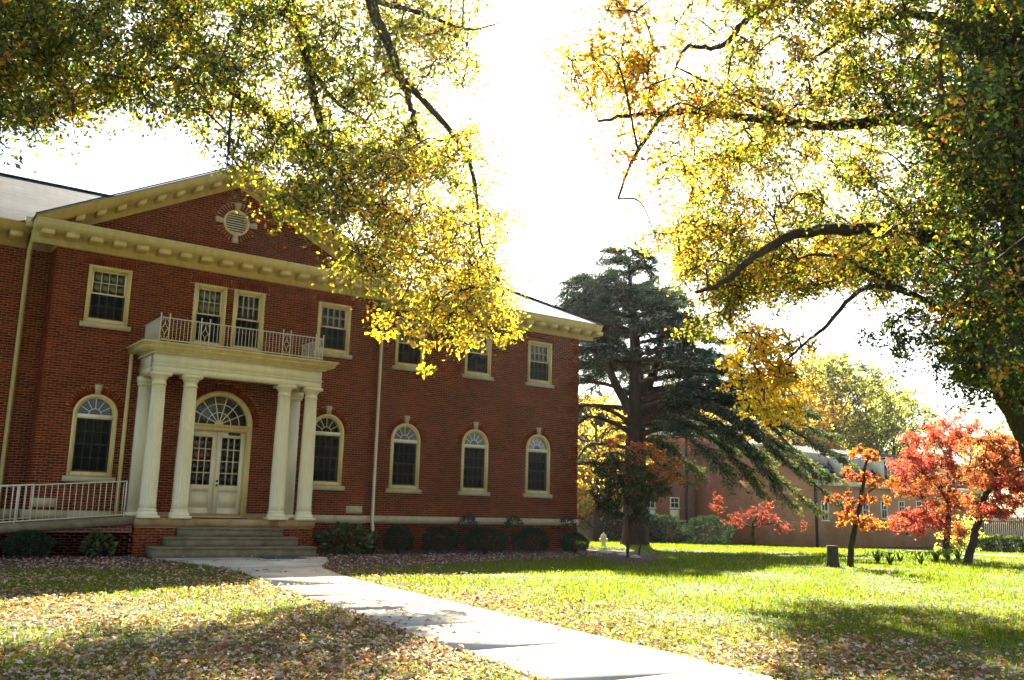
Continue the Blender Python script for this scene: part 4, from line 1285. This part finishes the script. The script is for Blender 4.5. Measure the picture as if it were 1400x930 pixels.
for cx, cy, rx, ry, n, cf in ((1188, 620, 27, 7, 9, orange), (1172, 648, 20, 7, 7, redor), (1205, 662, 24, 6, 6, orange), (1200, 682, 22, 5, 4, orange), (1150, 682, 22, 8, 6, redor), (1155, 712, 20, 8, 8, orange), (1190, 718, 22, 9, 11, orange), (1160, 700, 15, 8, 4, redor)):
    cl += clumps_px(blob_px(cx, cy, rx, ry, n), D, .45, .16, cf)
crown_tree('young_dogwood', 'slim young tree with sparse orange leaves beside a cut stump', b3,
           [([b3-[0, 0, .1]]+A((1164, 748, D), (1170, 715, D), (1176, 690, D), (1180, 660, D), (1182, 640, D), (1188, 622, D)), .10, .03), (A((1178, 680, D), (1195, 668, D-.2), (1212, 660, D-.2)), .03, .01), (A((1171, 712, D), (1185, 716, D-.2), (1200, 718, D-.3)), .03, .01), (A((1170, 716, D), (1155, 700, D), (1148, 685, D)), .03, .01)],
           cl, .07, twigs=8, lpt=15, conn=(.016, .006), leafm='redleaf', lift=.05)
sp_ = on_ground(1139, 775)
stp = MB(); stp.lathe([(.20, -.1), (.19, .05), (.165, .2), (.16, .45), (.175, .60)], 0, 0, 12)
stob = stp.build('trunk', M['stump'], None, loc=(float(sp_[0]), float(sp_[1]), 0))
stob.name = 'tree_stump'; W['tree_stump'] = Vector(stob.location)
tag(stob, 'knee-high cut stump on the lawn beside the slim orange-leaved tree', 'stump')
b4 = on_ground(1030, 746); D = 46.0
b4 = at(1030, 746, D); b4[2] = float(ground_z(b4[0], b4[1]))
cl = []
pinkred = lambda n: pal(n, [(.24, .05, .045), (.15, .025, .02), (.20, .06, .025)], [1.2, 1, .4])
for cx, cy, rx, ry, n in ((1030, 708, 28, 10, 9), (1055, 714, 30, 9, 7), (982, 688, 10, 14, 5), (1088, 722, 22, 8, 4), (1002, 715, 12, 5, 3), (1045, 697, 18, 7, 3)):
    cl += clumps_px(blob_px(cx, cy, rx, ry, n), D, .7, .36, pinkred)
crown_tree('red_shrub_tree', 'low spreading tree with pinkish-red leaves under the cedar boughs', b4,
           [([b4-[0, 0, .1]]+A((1029, 728, D), (1032, 712, D), (1045, 700, D)), .11, .04), (A((1030, 722, D), (1010, 712, D), (988, 695, D)), .04, .015), (A((1030, 720, D), (1060, 715, D), (1090, 715, D)), .05, .015)], cl, .10, twigs=7, lpt=9, conn=(.02, .008), leafm='redleaf', lift=.05)
b5 = on_ground(858, 763); D = float((b5-CAM)@FWD)
dkg = lambda n: pal(n, [(.030, .050, .014), (.05, .07, .018), (.12, .05, .015), RO], [1.2, 1, .15, .05])
ogr = lambda n: pal(n, [(.05, .07, .018), RO, OG, RD], [.5, 1, .5, .4])
cl = []
for cx, cy, rx, ry, n, cf in ((862, 640, 40, 28, 30, dkg), (850, 675, 42, 25, 28, dkg), (885, 670, 30, 28, 18, dkg), (880, 620, 28, 14, 9, ogr), (905, 640, 20, 12, 8, ogr), (830, 640, 22, 16, 9, dkg), (865, 705, 30, 12, 9, dkg), (840, 600, 14, 8, 3, ogr), (915, 655, 14, 8, 4, ogr), (828, 690, 16, 10, 5, dkg)):
    cl += clumps_px(blob_px(cx, cy, rx, ry, n), D, .5, .24, cf)
crown_tree('young_crape_myrtle', 'young many-stemmed tree with dark green and orange leaves before the cedar trunk', b5,
           [([b5-[0, 0, .1]]+A((860, 730, D), (858, 700, D), (852, 660, D), (845, 620, D)), .04, .012), ([b5+[.35, -.1, -.1]]+A((878, 730, D), (882, 700, D), (888, 660, D), (890, 630, D)), .035, .012), ([b5-[0, 0, .1]]+A((858, 735, D+.1), (866, 690, D+.1), (868, 640, D+.1), (870, 605, D)), .04, .012)],
           cl, .10, twigs=7, lpt=12, conn=(.014, .005), leafm='redleaf', lift=.05)

# ------------------------------------------------------------------ far trees
def far_tree(name, label, u, D, htop, cw, palf, n, lsize, bare=.0, z0=0.35, group='trees far behind the lawn'):
    """u: where it stands, htop: pixel height of its top, cw: half width in metres"""
    b = at(u, 720, D); b[2] = float(ground_z(b[0], b[1]))-.1
    H = at(u, htop, D)[2]-b[2]
    limbs = [(np.array([b, b+[.1, 0, H*.3], b+[rng.normal()*.3, rng.normal()*.3, H*.6], b+[rng.normal()*.4, 0, H*.93]]), .12+H*.012, .03)]
    for k in range(9):
        h = H*rng.uniform(.3, .75); a = rng.uniform(0, 6.28); l_ = cw*rng.uniform(.5, .95)
        s = b+np.array([0, 0, h])
        limbs.append(([s, s+np.array([math.cos(a)*l_*.5, math.sin(a)*l_*.5, l_*.45]), s+np.array([math.cos(a)*l_, math.sin(a)*l_, l_*.8])], .09, .02))
    cl = []
    for k in range(n):
        d = unit(rng.normal(size=3))*rng.uniform(.35, 1)**.5
        c = b+np.array([d[0]*cw, d[1]*cw, H*(z0+(1-z0)*.5)+d[2]*H*(1-z0)*.5])
        cl.append((c, cw*.2*rng.uniform(.7, 1.2), palf, 1))
    crown_tree(name, label, b, limbs, cl, lsize, twigs=6, lpt=9, conn=(.05, .02), seg=5, group=group)
paleg = lambda n: pal(n, [(.13, .15, .05), (.20, .20, .07), (.09, .12, .04)], [1, .8, .8])
yelg = lambda n: pal(n, [(.32, .28, .06), (.40, .30, .05), (.20, .20, .05), (.42, .22, .05)], [1, 1, .6, .4])
org = lambda n: pal(n, [(.42, .24, .06), (.40, .30, .08), (.2, .18, .05)], [1, 1, .5])
far_tree('background_tree', 'pale green tall tree rising above the slate roof', 1150, 92, 478, 6.0, paleg, 260, .34)
far_tree('background_tree', 'golden-topped tall tree seen behind the cedar boughs', 1085, 88, 500, 4.5, org, 130, .32)
far_tree('background_tree', 'thin green tree behind the dormered roof on the right', 1225, 95, 520, 5.0, paleg, 120, .32)
far_tree('background_tree', 'broad pale tree between the golden tree and the tall green one', 1115, 100, 470, 6.5, org, 200, .34)
far_tree('background_tree', 'hazy pale green tree above the dormers of the slate roof', 1195, 104, 505, 6.0, paleg, 170, .34)
far_tree('background_tree', 'soft golden tree filling the sky gap above the cedar boughs', 1062, 108, 490, 6.0, org, 150, .34)
far_tree('background_tree', 'yellow tree showing between the hall corner and the cedar trunk', 815, 64, 530, 4.2, yelg, 170, .24, z0=.1)
far_tree('background_tree', 'yellow-green tree seen just right of the cedar trunk', 935, 82, 520, 5.0, yelg, 130, .3, z0=.2)
far_tree('background_tree', 'hazy green tree filling the gap behind the middle of the cedar', 1010, 96, 510, 5.5, paleg, 130, .34)
far_tree('background_tree', 'green tree standing behind the red maple at the right', 1330, 84, 540, 6.0, paleg, 80, .28, z0=.15)
far_tree('background_tree', 'yellowish tree behind the fence at the far right edge', 1410, 78, 560, 5.0, yelg, 70, .26, z0=.15)
bb = at(1308, 735, 55.0); bb[2] = float(ground_z(bb[0], bb[1]))
crown_tree('pale_bush', 'pale yellow-green bush between the trunks of the two red maples', bb, [([bb, bb+[.1, 0, .8], bb+[.2, 0, 2.0]], .05, .02)],
           [(bb+np.array([rng.normal()*.8, rng.normal()*.6, 1.3+rng.normal()*.7]), .4, lambda n: pal(n, [(.3, .3, .08), (.2, .24, .06)], [1, 1]), 1) for _ in range(30)], .16, cat='bush', twigs=6, lpt=9)

# ------------------------------------------------------------------ shrubs and bedding plants
def shrub(name, label, c, rx, ry, h, n, ls, palf, cat='shrub', group=None, m_='shrubleaf'):
    c = np.array([c[0], c[1], float(ground_z(c[0], c[1]))])
    t = thing(name, c, label, cat, group)
    st_ = MB(); fo = MB()
    for k in range(12):
        a = rng.uniform(0, 6.28); e = c+np.array([math.cos(a)*rx*.6, math.sin(a)*ry*.6, h*rng.uniform(.5, .85)])
        st_.tube([c-[0, 0, .05], (c+e)/2+[0, 0, h*.1], e], [.02, .014, .006], 4, cap=False)
    d = unit(rng.normal(size=(n, 3)))
    d[:, 2] = np.where(d[:, 2] < -.75, -d[:, 2], d[:, 2])
    lump = 1+.07*np.sin(d[:, 0]*6+c[0])*np.cos(d[:, 1]*5+c[1])+.05*np.sin(d[:, 2]*9)
    r = rng.uniform(.45, 1, n)**.35*lump
    P = c+np.c_[d[:, 0]*rx*r, d[:, 1]*ry*r, h*.52+d[:, 2]*h*.5*r]
    leaves(fo, P, ls, palf(n), axis=d+rng.normal(size=(n, 3))*.6, asp=.6)
    st_.build('stem', M['bark'], t); fo.build('foliage', M[m_], t)
    return t
box = lambda n: pal(n, [(.012, .028, .012), (.020, .042, .016), (.032, .055, .020)], [1, 1, .5])
lab = ['rounded dark green clipped shrub by the wall, the one nearest the white downspout', 'rounded dark clipped shrub, second along the wall from the downspout', 'broad dark clipped shrub, middle one of the row of five by the wall', 'rounded dark clipped shrub, second from the right end of the row', 'rounded dark clipped shrub at the right corner of the hall']
for (u, v, w), lb in zip(((548, 759, .50), (606, 759, .60), (670, 760, .68), (735, 759, .60), (794, 758, .50)), lab):
    P = on_ground(u, v)
    c = P+np.array([.2, .55, 0])
    shrub('clipped_shrub', lb, c, w, w*.8, (.80 if u != 794 else .62), 3000, .06, box, group='clipped shrubs along the foundation')
dkl = lambda n: pal(n, [(.014, .030, .016), (.026, .05, .022)], [1, .8])
for u, v, lb in ((622, 752, 'taller loose dark shrub behind the clipped row, left of the three'), (690, 752, 'taller loose dark shrub behind the clipped row, middle of the three'), (757, 751, 'taller loose dark shrub behind the clipped row, right of the three')):
    P = on_ground(u, v)+np.array([.2, .6, 0]); P[1] = min(P[1], D1-.45)
    shrub('loose_shrub', lb, P, .42, .3, 1.15, 420, .09, dkl, group='loose shrubs behind the clipped row')
hyd = lambda n: pal(n, [(.05, .075, .02), (.09, .11, .03), (.14, .12, .04), (.03, .05, .015)], [1, 1, .4, .6])
P = on_ground(480, 760); shrub('leafy_shrub', 'broad-leaved green shrub at the wall just right of the entrance steps', (P[0]+.1, P[1]+.6), .75, .5, .75, 520, .17, hyd)
P = on_ground(512, 758); shrub('leafy_shrub', 'small broad-leaved plant at the foot of the white downspout', (P[0], P[1]+.5), .35, .3, .6, 220, .15, hyd)
P = on_ground(133, 762); shrub('leafy_shrub', 'small green plant in the shaded bed before the ramp', P, .36, .32, .52, 200, .14, hyd)
P = on_ground(36, 764); shrub('clipped_shrub', 'very dark clipped shrub below the ramp near the left edge', P, .5, .45, .6, 2400, .06, box, group='clipped shrubs along the foundation')
def tuft(label, u, v, h, n, group):
    b = on_ground(u, v); t = thing('strap_leaf_plant', b, label, 'plant', group); mb = MB()
    for k in range(n):
        a = rng.uniform(0, 6.28); o = np.array([math.cos(a), math.sin(a), 0]); l_ = h*rng.uniform(.6, 1.1)
        sd = np.array([-o[1], o[0], 0])*.025
        p = [b+o*.03, b+o*l_*.35+[0, 0, l_*.7], b+o*l_*.8+[0, 0, l_*.75], b+o*l_*1.05+[0, 0, l_*.45]]
        vv = [p[0]-sd, p[0]+sd, p[1]-sd, p[1]+sd, p[2]-sd*.8, p[2]+sd*.8, p[3]]
        mb.add(vv, [(0, 1, 3, 2), (2, 3, 5, 4), (4, 5, 6)], pal(1, [(.07, .13, .02), (.12, .18, .03), (.04, .08, .015)], [1, 1, .6])[0])
    mb.build('leaf_blades', M['grass'], t)
tl = ['leftmost strap-leaved plant in the bed near the stump', 'small strap-leaved plant, second from the stump', 'strap-leaved plant, third from the stump', 'strap-leaved plant, fourth from the stump', 'strap-leaved plant just left of the straight red maple trunk', 'strap-leaved plant at the foot of the straight red maple', 'strap-leaved plant between the two maple trunks']
for (u, v), lb in zip(((1200, 770), (1217, 772), (1231, 768), (1259, 772), (1280, 768), (1296, 767), (1310, 766)), tl):
    tuft(lb, u, v, .52, 38, 'strap-leaved plants in the lawn bed')
for u, lb in ((1245, 'low dark edging timber left of the straight red maple'),):
    p, q = on_ground(1238, 757.5), on_ground(1290, 759)
    o = MB().tube([p+[0, 0, .07], q+[0, 0, .07]], .08, 4).build('edging_timber', M['fence']); tag(o, lb, 'edging')
# mulch stones near the young tree
for u, v, lb in ((852, 760, 'pale flat stone at the foot of the young many-stemmed tree'), (868, 763, 'smaller pale stone right of the young many-stemmed tree'), (828, 757, 'pale stone at the left end of the small mulch bed')):
    p = on_ground(u, v); mb = MB(); mb.lathe([(.05, -.03), (.20, 0), (.24, .05), (.17, .10), (.04, .13)], 0, 0, 7)
    o = mb.build('garden_stone', M['path'], loc=(float(p[0]), float(p[1]), .0)); o.rotation_euler[2] = u; o.scale = (1.3, .8, .8); tag(o, lb, 'stone')
# hydrant
p = at(825, 747, 37.5); p[2] = float(ground_z(p[0], p[1]))
M['hyd'] = surf('hydrant_paint', (.62, .66, .40), (.7, .74, .5), 6, .5, .05)
hy = thing('fire_hydrant', p, 'small pale yellow hydrant with a white cap near the far stairs', 'hydrant')
MB().lathe([(.15, 0), (.15, .04), (.10, .05), (.095, .34), (.13, .35), (.13, .38), (.10, .39)], p[0], p[1], 14).build('barrel', M['hyd'], hy).location[2] += p[2]
MB().lathe([(.12, .39), (.12, .42), (.09, .48), (.03, .52), (.03, .56)], p[0], p[1], 14).build('cap', M['white'], hy).location[2] += p[2]
for s in (-1, 1):
    MB().tube([p+RGT*s*.08+[0, 0, .27], p+RGT*s*.17+[0, 0, .27]], .05, 8).build('nozzle', M['hyd'], hy)

# ------------------------------------------------------------------ far buildings
def far_window(parent, x, y, z0, z1, hw):
    f = MB(); t_ = .09
    f.box(x-hw, x-hw+t_, y-.06, y+.05, z0, z1); f.box(x+hw-t_, x+hw, y-.06, y+.05, z0, z1); f.box(x-hw+t_, x+hw-t_, y-.06, y+.05, z1-t_, z1); f.box(x-hw-.06, x+hw+.06, y-.1, y+.05, z0-.06, z0+.06)
    f.box(x-hw+t_, x+hw-t_, y-.03, y+.04, (z0+z1)/2-.03, (z0+z1)/2+.03); f.box(x-.02, x+.02, y-.025, y+.035, z0+.06, z1-t_)
    w = f.build('window', M['white'], parent)
    MB().box(x-hw+t_, x+hw-t_, y-.012, y-.008, z0+.06, z1-t_).build('pane', M['fglass'], w)
    return w
ma, nt, b_ = mat_new('far_glass'); b_.inputs['Base Color'].default_value = (.02, .028, .035, 1); b_.inputs['Roughness'].default_value = .08; M['fglass'] = ma
def hall_b():
    YB = 15.5
    xs = lambda u, v=720: float((CAM+ray(u, v)*((YB-CAM[1])/ray(u, v)[1]))[0])
    zs = lambda u, v: float((CAM+ray(u, v)*((YB-CAM[1])/ray(u, v)[1]))[2])
    X0 = xs(1112); X1 = xs(1345)
    zc = zs(1114, 663)
    t = thing('mansard_hall', (X0+8, YB+4, -1), 'long brick building with slate mansard roof and white dormers behind the lawn', 'building')
    MB().box(X0, X1, YB, YB+11, -1.2, zc+.36).build('wall', M['fbrick'], t)
    MB().box(X0-.05, X1+.25, YB-.3, YB+.3, zc, zc+.38).build('eaves_band', M['white'], t)
    MB().box(X0-.3, X1+.3, YB-.36, YB-.2, zc+.38, zc+.75).build('gutter', M['redmetal'], t)
    zt = zs(1160, 605)
    zm = zc+.38
    rf = MB(); zk = zm+(zt-zm)*.68
    rf.add([(X0, YB-.15, zm), (X1, YB-.15, zm), (X1-.9, YB+1.2, zk), (X0+.0, YB+1.2, zk), (X1-3, YB+5.5, zt), (X0, YB+5.5, zt), (X0, YB+9.8, zk), (X0, YB+11.2, zm), (X1, YB+11.2, zm), (X1-.9, YB+9.8, zk)],
           [(0, 1, 2, 3), (3, 2, 4, 5), (5, 4, 9, 6), (6, 9, 8, 7), (1, 8, 9, 4, 2)])
    MB().add([(X0+.02, YB-.0, zm-.02), (X0+.02, YB+1.2, zk-.02), (X0+.02, YB+5.5, zt-.02), (X0+.02, YB+9.8, zk-.02), (X0+.02, YB+11, zm-.02)], [(0, 1, 2, 3, 4)]).build('gable_wall', M['fbrick'], t)
    rr_ = rf.build('roof', M['darkshingle'], t)
    up_ = MB().add([(X0+.02, YB+1.15, zk+.02), (X1-.92, YB+1.15, zk+.02), (X1-3, YB+5.5, zt+.03), (X0+.02, YB+5.5, zt+.03)], [(0, 1, 2, 3)]).build('upper_slope', M['shingle'], rr_)
    # white rake trim on the end
    tr = MB()
    for (a, b) in (((YB-.3, zm), (YB+1.2, zk)), ((YB+1.2, zk), (YB+5.5, zt))):
        q = [(X0-.12, a[0], a[1]+.05), (X0-.12, b[0], b[1]+.05), (X0-.12, b[0]+.05, b[1]-.3), (X0-.12, a[0]+.25, a[1]-.3)]
        tr.add(q+[(x+.2, y, z) for x, y, z in q], [(0, 1, 2, 3), (7, 6, 5, 4), (0, 4, 5, 1), (1, 5, 6, 2), (2, 6, 7, 3), (3, 7, 4, 0)])
    tr.build('rake_trim', M['white'], t)
    for u in (1152, 1208, 1252, 1300):
        x = xs(u, 640); dz0, dz1 = zm+.35, zk-.12
        d = MB().prism([(YB-.28, dz0-.15), (YB-.28, dz1), (YB+1.6, dz1), (YB+.3, dz0-.15)], 'x', x-.5, x+.5).build('dormer', M['white'], rr_)
        MB().box(x-.6, x+.6, YB-.4, YB+1.6, dz1, dz1+.1).build('dormer_roof', M['darkshingle'], rr_)
        MB().box(x-.36, x+.36, YB-.31, YB-.285, dz0, dz1-.15).build('dormer_pane', M['fglass'], rr_)
        MB().box(x-.03, x+.03, YB-.33, YB-.311, dz0, dz1-.15).build('dormer_bar', M['white'], rr_)
    for u in (1127, 1157, 1183, 1208, 1232, 1256, 1290): 
        x = xs(u, 690); z0 = zs(u, 712-(u-1127)*.03); z1 = zs(u, 685-(u-1127)*.0)
        if u >= 1232: z0 = z1-.9
        far_window(t, x, YB, z0, z1, .42)
    MB().tube([(X0+.25, YB-.12, zc+.2), (X0+.25, YB-.12, -1)], .11, 6).build('downspout', M['dark'], t)
    for u, v in ((1216, 713), (1240, 730)): 
        x = xs(u, v); z = zs(u, v); MB().box(x-.12, x+.12, YB-.08, YB, z-.1, z+.1).build('vent_box', M['dark'], t)
    return X0, zc
X0B, zcB = hall_b()
def hall_a():
    YA = 26.0
    xs = lambda u, v=720: float((CAM+ray(u, v)*((YA-CAM[1])/ray(u, v)[1]))[0])
    zs = lambda u, v: float((CAM+ray(u, v)*((YA-CAM[1])/ray(u, v)[1]))[2])
    Xa, Xb = xs(845), X0B+2
    zt = zs(930, 598)
    t = thing('brick_annex', ((Xa+Xb)/2, YA+4, -1), 'red brick building with narrow white windows seen under the cedar boughs', 'building')
    MB().box(Xa, Xb, YA, YA+10, -1.5, zt).build('wall', M['fbrick2'], t)
    MB().box(Xa-.1, Xb, YA-.12, YA+.02, zs(930, 714), zs(930, 711)).build('stone_band', M['stone'], t)
    MB().box(Xa-.3, Xb, YA-.4, YA+10, zt, zt+.4).build('eaves_band', M['white'], t)
    MB().prism([(YA-.4, zt+.4), (YA+5, zt+3), (YA+10.4, zt+.4)], 'x', Xa-.3, Xb).build('roof', M['shingle'], t)
    for u in (853, 889, 922):
        x = xs(u, 695); far_window(t, x, YA, zs(u, 695), zs(u, 680), .5)
        MB().box(x-.5, x+.5, YA-.05, YA, zs(u, 711), zs(u, 697)).build('window_panel', M['white'], t)
    MB().tube([(xs(938), YA-.12, zt), (xs(938), YA-.12, -1)], .1, 6).build('downspout', M['dark'], t)
    MB().box(xs(950), Xb, YA-1.6, YA, -1.5, zt-.2).build('wing_wall', M['fbrick2'], t)
    # outer stairs to the left
    ys = YA-3
    s = thing('outdoor_stairs', (xs(818, 730)-3, ys, -1), 'grey concrete stairs seen between the hall corner and the cedar trunk', 'stairs')
    sx = lambda u: float((CAM+ray(u, 725)*((ys-CAM[1])/ray(u, 725)[1]))[0])
    for k in range(11):
        MB().box(sx(811), sx(842), ys+k*.3, ys+k*.3+.31, -1.2, -.95+k*.165).build('step', M['concrete'], s)
    for u in (808, 844):
        x = sx(u)
        MB().prism([(ys-.2, -1.2), (ys-.2, -.6), (ys+3.3, 1.25), (ys+3.3, -1.2)], 'x', x-.2, x+.2).build('side_wall', M['concrete'], s)
        MB().tube([(x, ys-.2, .25), (x, ys+3.3, 2.15)], .03, 5).build('handrail', M['dark'], s)
    l = thing('cream_house', (sx(795), YA+6, -1), 'cream and brick house front left of the far stairs', 'building')
    MB().box(sx(760), sx(840)+1, YA+3, YA+9, -1.5, 6).build('wall', M['fbrick2'], l)
    MB().box(sx(790), sx(812), YA+2.7, YA+3, .3, 3.2).build('porch_front', M['cream'], l)
    MB().prism([(YA+2.5, 6), (YA+6, 8), (YA+9.5, 6)], 'x', sx(760)-.3, sx(840)+1.3).build('roof', M['shingle'], l)
    for u in (800, 826): far_window(l, sx(u)+1.5, YA+3, 1.0, 2.8, .45)
    hg = lambda n: pal(n, [(.018, .04, .022), (.03, .055, .028)], [1, .7])
    for u, w, lb in ((880, 1.6, 'dark hedge shrub behind the cedar trunk'), (905, 1.8, 'dark hedge shrub below the narrow white window'), (968, 2.2, 'dark hedge shrub at the foot of the annex wing'), (845, 1.5, 'dark hedge shrub beside the far stairs')):
        P = at(u, 735, 60); shrub('hedge_shrub', lb, P, w, 1.0, 1.9, 1500, .18, hg, group='hedge shrubs before the annex')
hall_a()
# garden fence and hedge at the far right
def right_edge():
    Dp = 66.0
    p, q = at(1318, 735, Dp), at(1440, 735, Dp-4)
    t = thing('board_fence', ((p[0]+q[0])/2, (p[1]+q[1])/2, -.5), 'brown board fence at the far right behind the maples', 'fence')
    n = 44
    d = unit(np.array([q[0]-p[0], q[1]-p[1], 0])); L_ = math.hypot(q[0]-p[0], q[1]-p[1]); rz = math.atan2(d[1], d[0])
    w = L_/n
    bm_ = MB().box(-w/2+.012, w/2-.012, -.02, .02, 0, 2.2).mesh('board', M['fence'])
    for i in range(n):
        c = p+(q-p)*(i+.5)/n; inst('board', bm_, t, (float(c[0]), float(c[1]), -.45+rng.uniform(-.02, .02)), (0, 0, rz))
    rl = MB(); a_ = np.array([p[0], p[1], 0])+[.06, .06, 0]; b_2 = np.array([q[0], q[1], 0])+[.06, .06, 0]
    for z in (.1, 1.4): rl.tube([a_+[0, 0, z], b_2+[0, 0, z]], .05, 4)
    rl.build('rail', M['fence'], t)
    hg = lambda n: pal(n, [(.04, .075, .02), (.08, .12, .03), (.13, .16, .04)], [1, 1, .6])
    for k, u in enumerate((1338, 1362, 1386, 1410)):
        P = at(u, 742, 60)
        shrub('hedge_plant', ['leftmost', 'second', 'third', 'rightmost'][k]+' leafy green hedge plant before the brown fence', P, .95, .6, 1.15, 800, .2, hg, group='hedge plants before the fence')
right_edge()

# ------------------------------------------------------------------ grass and fallen leaves
def keepout(x, y):
    k = inpoly(x+rng.normal(size=x.shape)*.035, y, path_poly)
    k |= (y > -2.4) & (x > CX-PW) & (x < CX+PW)
    k |= (y > -1.6) & (x < 19.5)
    return k
def polar(n, r0, r1, pw):
    a = rng.uniform(-.72, .66, n)
    t = rng.uniform(0, 1, n)
    r = (r0**pw+(r1**pw-r0**pw)*t)**(1/pw)
    hd = -YAW+a
    return CAM[0]+r*np.sin(hd), CAM[1]+r*np.cos(hd), r
def grass():
    x, y, r = polar(520000, 6.0, 60.0, .35)
    k = ~keepout(x, y)
    for mp_ in mulch_polys: k &= ~inpoly(x, y, mp_)
    patch = np.sin(x*1.1+2*np.sin(y*.7))*np.cos(y*.9+np.sin(x*.6))
    left = np.clip((6.5-x-.0*y)/5, 0, 1)
    k &= rng.uniform(size=len(x)) < np.clip(.85+.4*patch-.45*left, .12, 1)
    x, y, r, patch, left = x[k], y[k], r[k], patch[k], left[k]
    n = len(x)
    h = rng.uniform(.02, .055, n)*(1+r/45)*(1+.25*patch)
    w = (.0026+.00034*r)
    a = rng.uniform(0, 6.283, n); ln = rng.uniform(.1, .9, n)*h
    z = ground_z(x, y)
    b = np.c_[x, y, z-.005]
    sd = np.c_[np.cos(a)*w, np.sin(a)*w, 0*a]
    tip = b+np.c_[-np.sin(a)*ln, np.cos(a)*ln, h]
    v = np.stack([b-sd, b+sd, tip], 1).reshape(-1, 3)
    f = np.arange(3*n).reshape(-1, 3)
    c = pal(n, [(.072, .125, .003), (.105, .155, .004), (.145, .170, .006), (.042, .078, .003), (.14, .115, .02)], [1, 1, .5, .5, .14], .2)
    o = MB().add(v, f, np.repeat(c, 3, 0)).build('grass', M['grass'])
    tag(o, 'short green lawn grass either side of the path', 'grass', kind='stuff')
grass()
def litter():
    x, y, r = polar(210000, 5.5, 45.0, .6)
    inb = keepout(x, y)
    onp = inpoly(x, y, path_poly)
    p = np.exp(-((np.maximum(x-3.6, 0))/2.8)**2)*np.clip((16-y*0-r*.35)/12, .05, 1)
    pn = .5+.5*np.sin(x*.9+1.3*np.sin(y*.8))*np.sin(y*1.1+x*.3)
    p = p*(.25+.95*pn)
    under = np.exp(-(((x-9)/5)**2+((y+18)/4)**2))*.9
    p = np.maximum(p, np.maximum(.006, .4*under*(.2+.6*pn)))
    for mp_ in mulch_polys[:2]: p = np.where(inpoly(x, y, mp_), .42, p)
    k = (rng.uniform(size=len(x)) < p) & (~inb | (onp & (rng.uniform(size=len(x)) < .16*pn**2)))
    x, y, r = x[k], y[k], r[k]; onp = onp[k]
    n = len(x)
    z = ground_z(x, y)+rng.uniform(.006, .045, n); z = np.where(onp, .026, z)
    a = rng.uniform(0, 6.283, n)
    ax = np.c_[np.cos(a), np.sin(a), rng.normal(size=n)*.25]
    mb = MB()
    c = pal(n, [(.28, .14, .08), (.45, .28, .18), (.16, .065, .03), (.58, .43, .33), (.40, .25, .05), (.32, .08, .025)], [.8, 1.1, .6, 1.5, .6, .2], .2)
    leaves(mb, np.c_[x, y, z], .050*(1+r/60)*rng.uniform(.6, 1.35, n), c, axis=ax, asp=.6, fold=.2, flat=.45)
    o = mb.build('fallen_leaves', M['litter'])
    tag(o, 'fallen brown and pink leaves scattered over the lawn', 'leaves', kind='stuff')
litter()

# ------------------------------------------------------------------ added volume standing in for lens glare
def glare():
    ma = bpy.data.materials.new('thin_glare'); ma.use_nodes = True
    nt = ma.node_tree; nt.nodes.clear()
    out = nd(nt, 'ShaderNodeOutputMaterial'); pv = nd(nt, 'ShaderNodeVolumePrincipled')
    pv.inputs['Color'].default_value = (1.0, .97, .9, 1)
    pv.inputs['Density'].default_value = .00009
    pv.inputs['Anisotropy'].default_value = .8
    nt.links.new(pv.outputs[0], out.inputs['Volume'])
    o = MB().box(-610, 710, -610, 810, -2.0, 27.0).build('glare', ma)
    tag(o, 'thin veil added over the whole place to imitate lens glare near the sun', 'glare', kind='stuff')
glare()
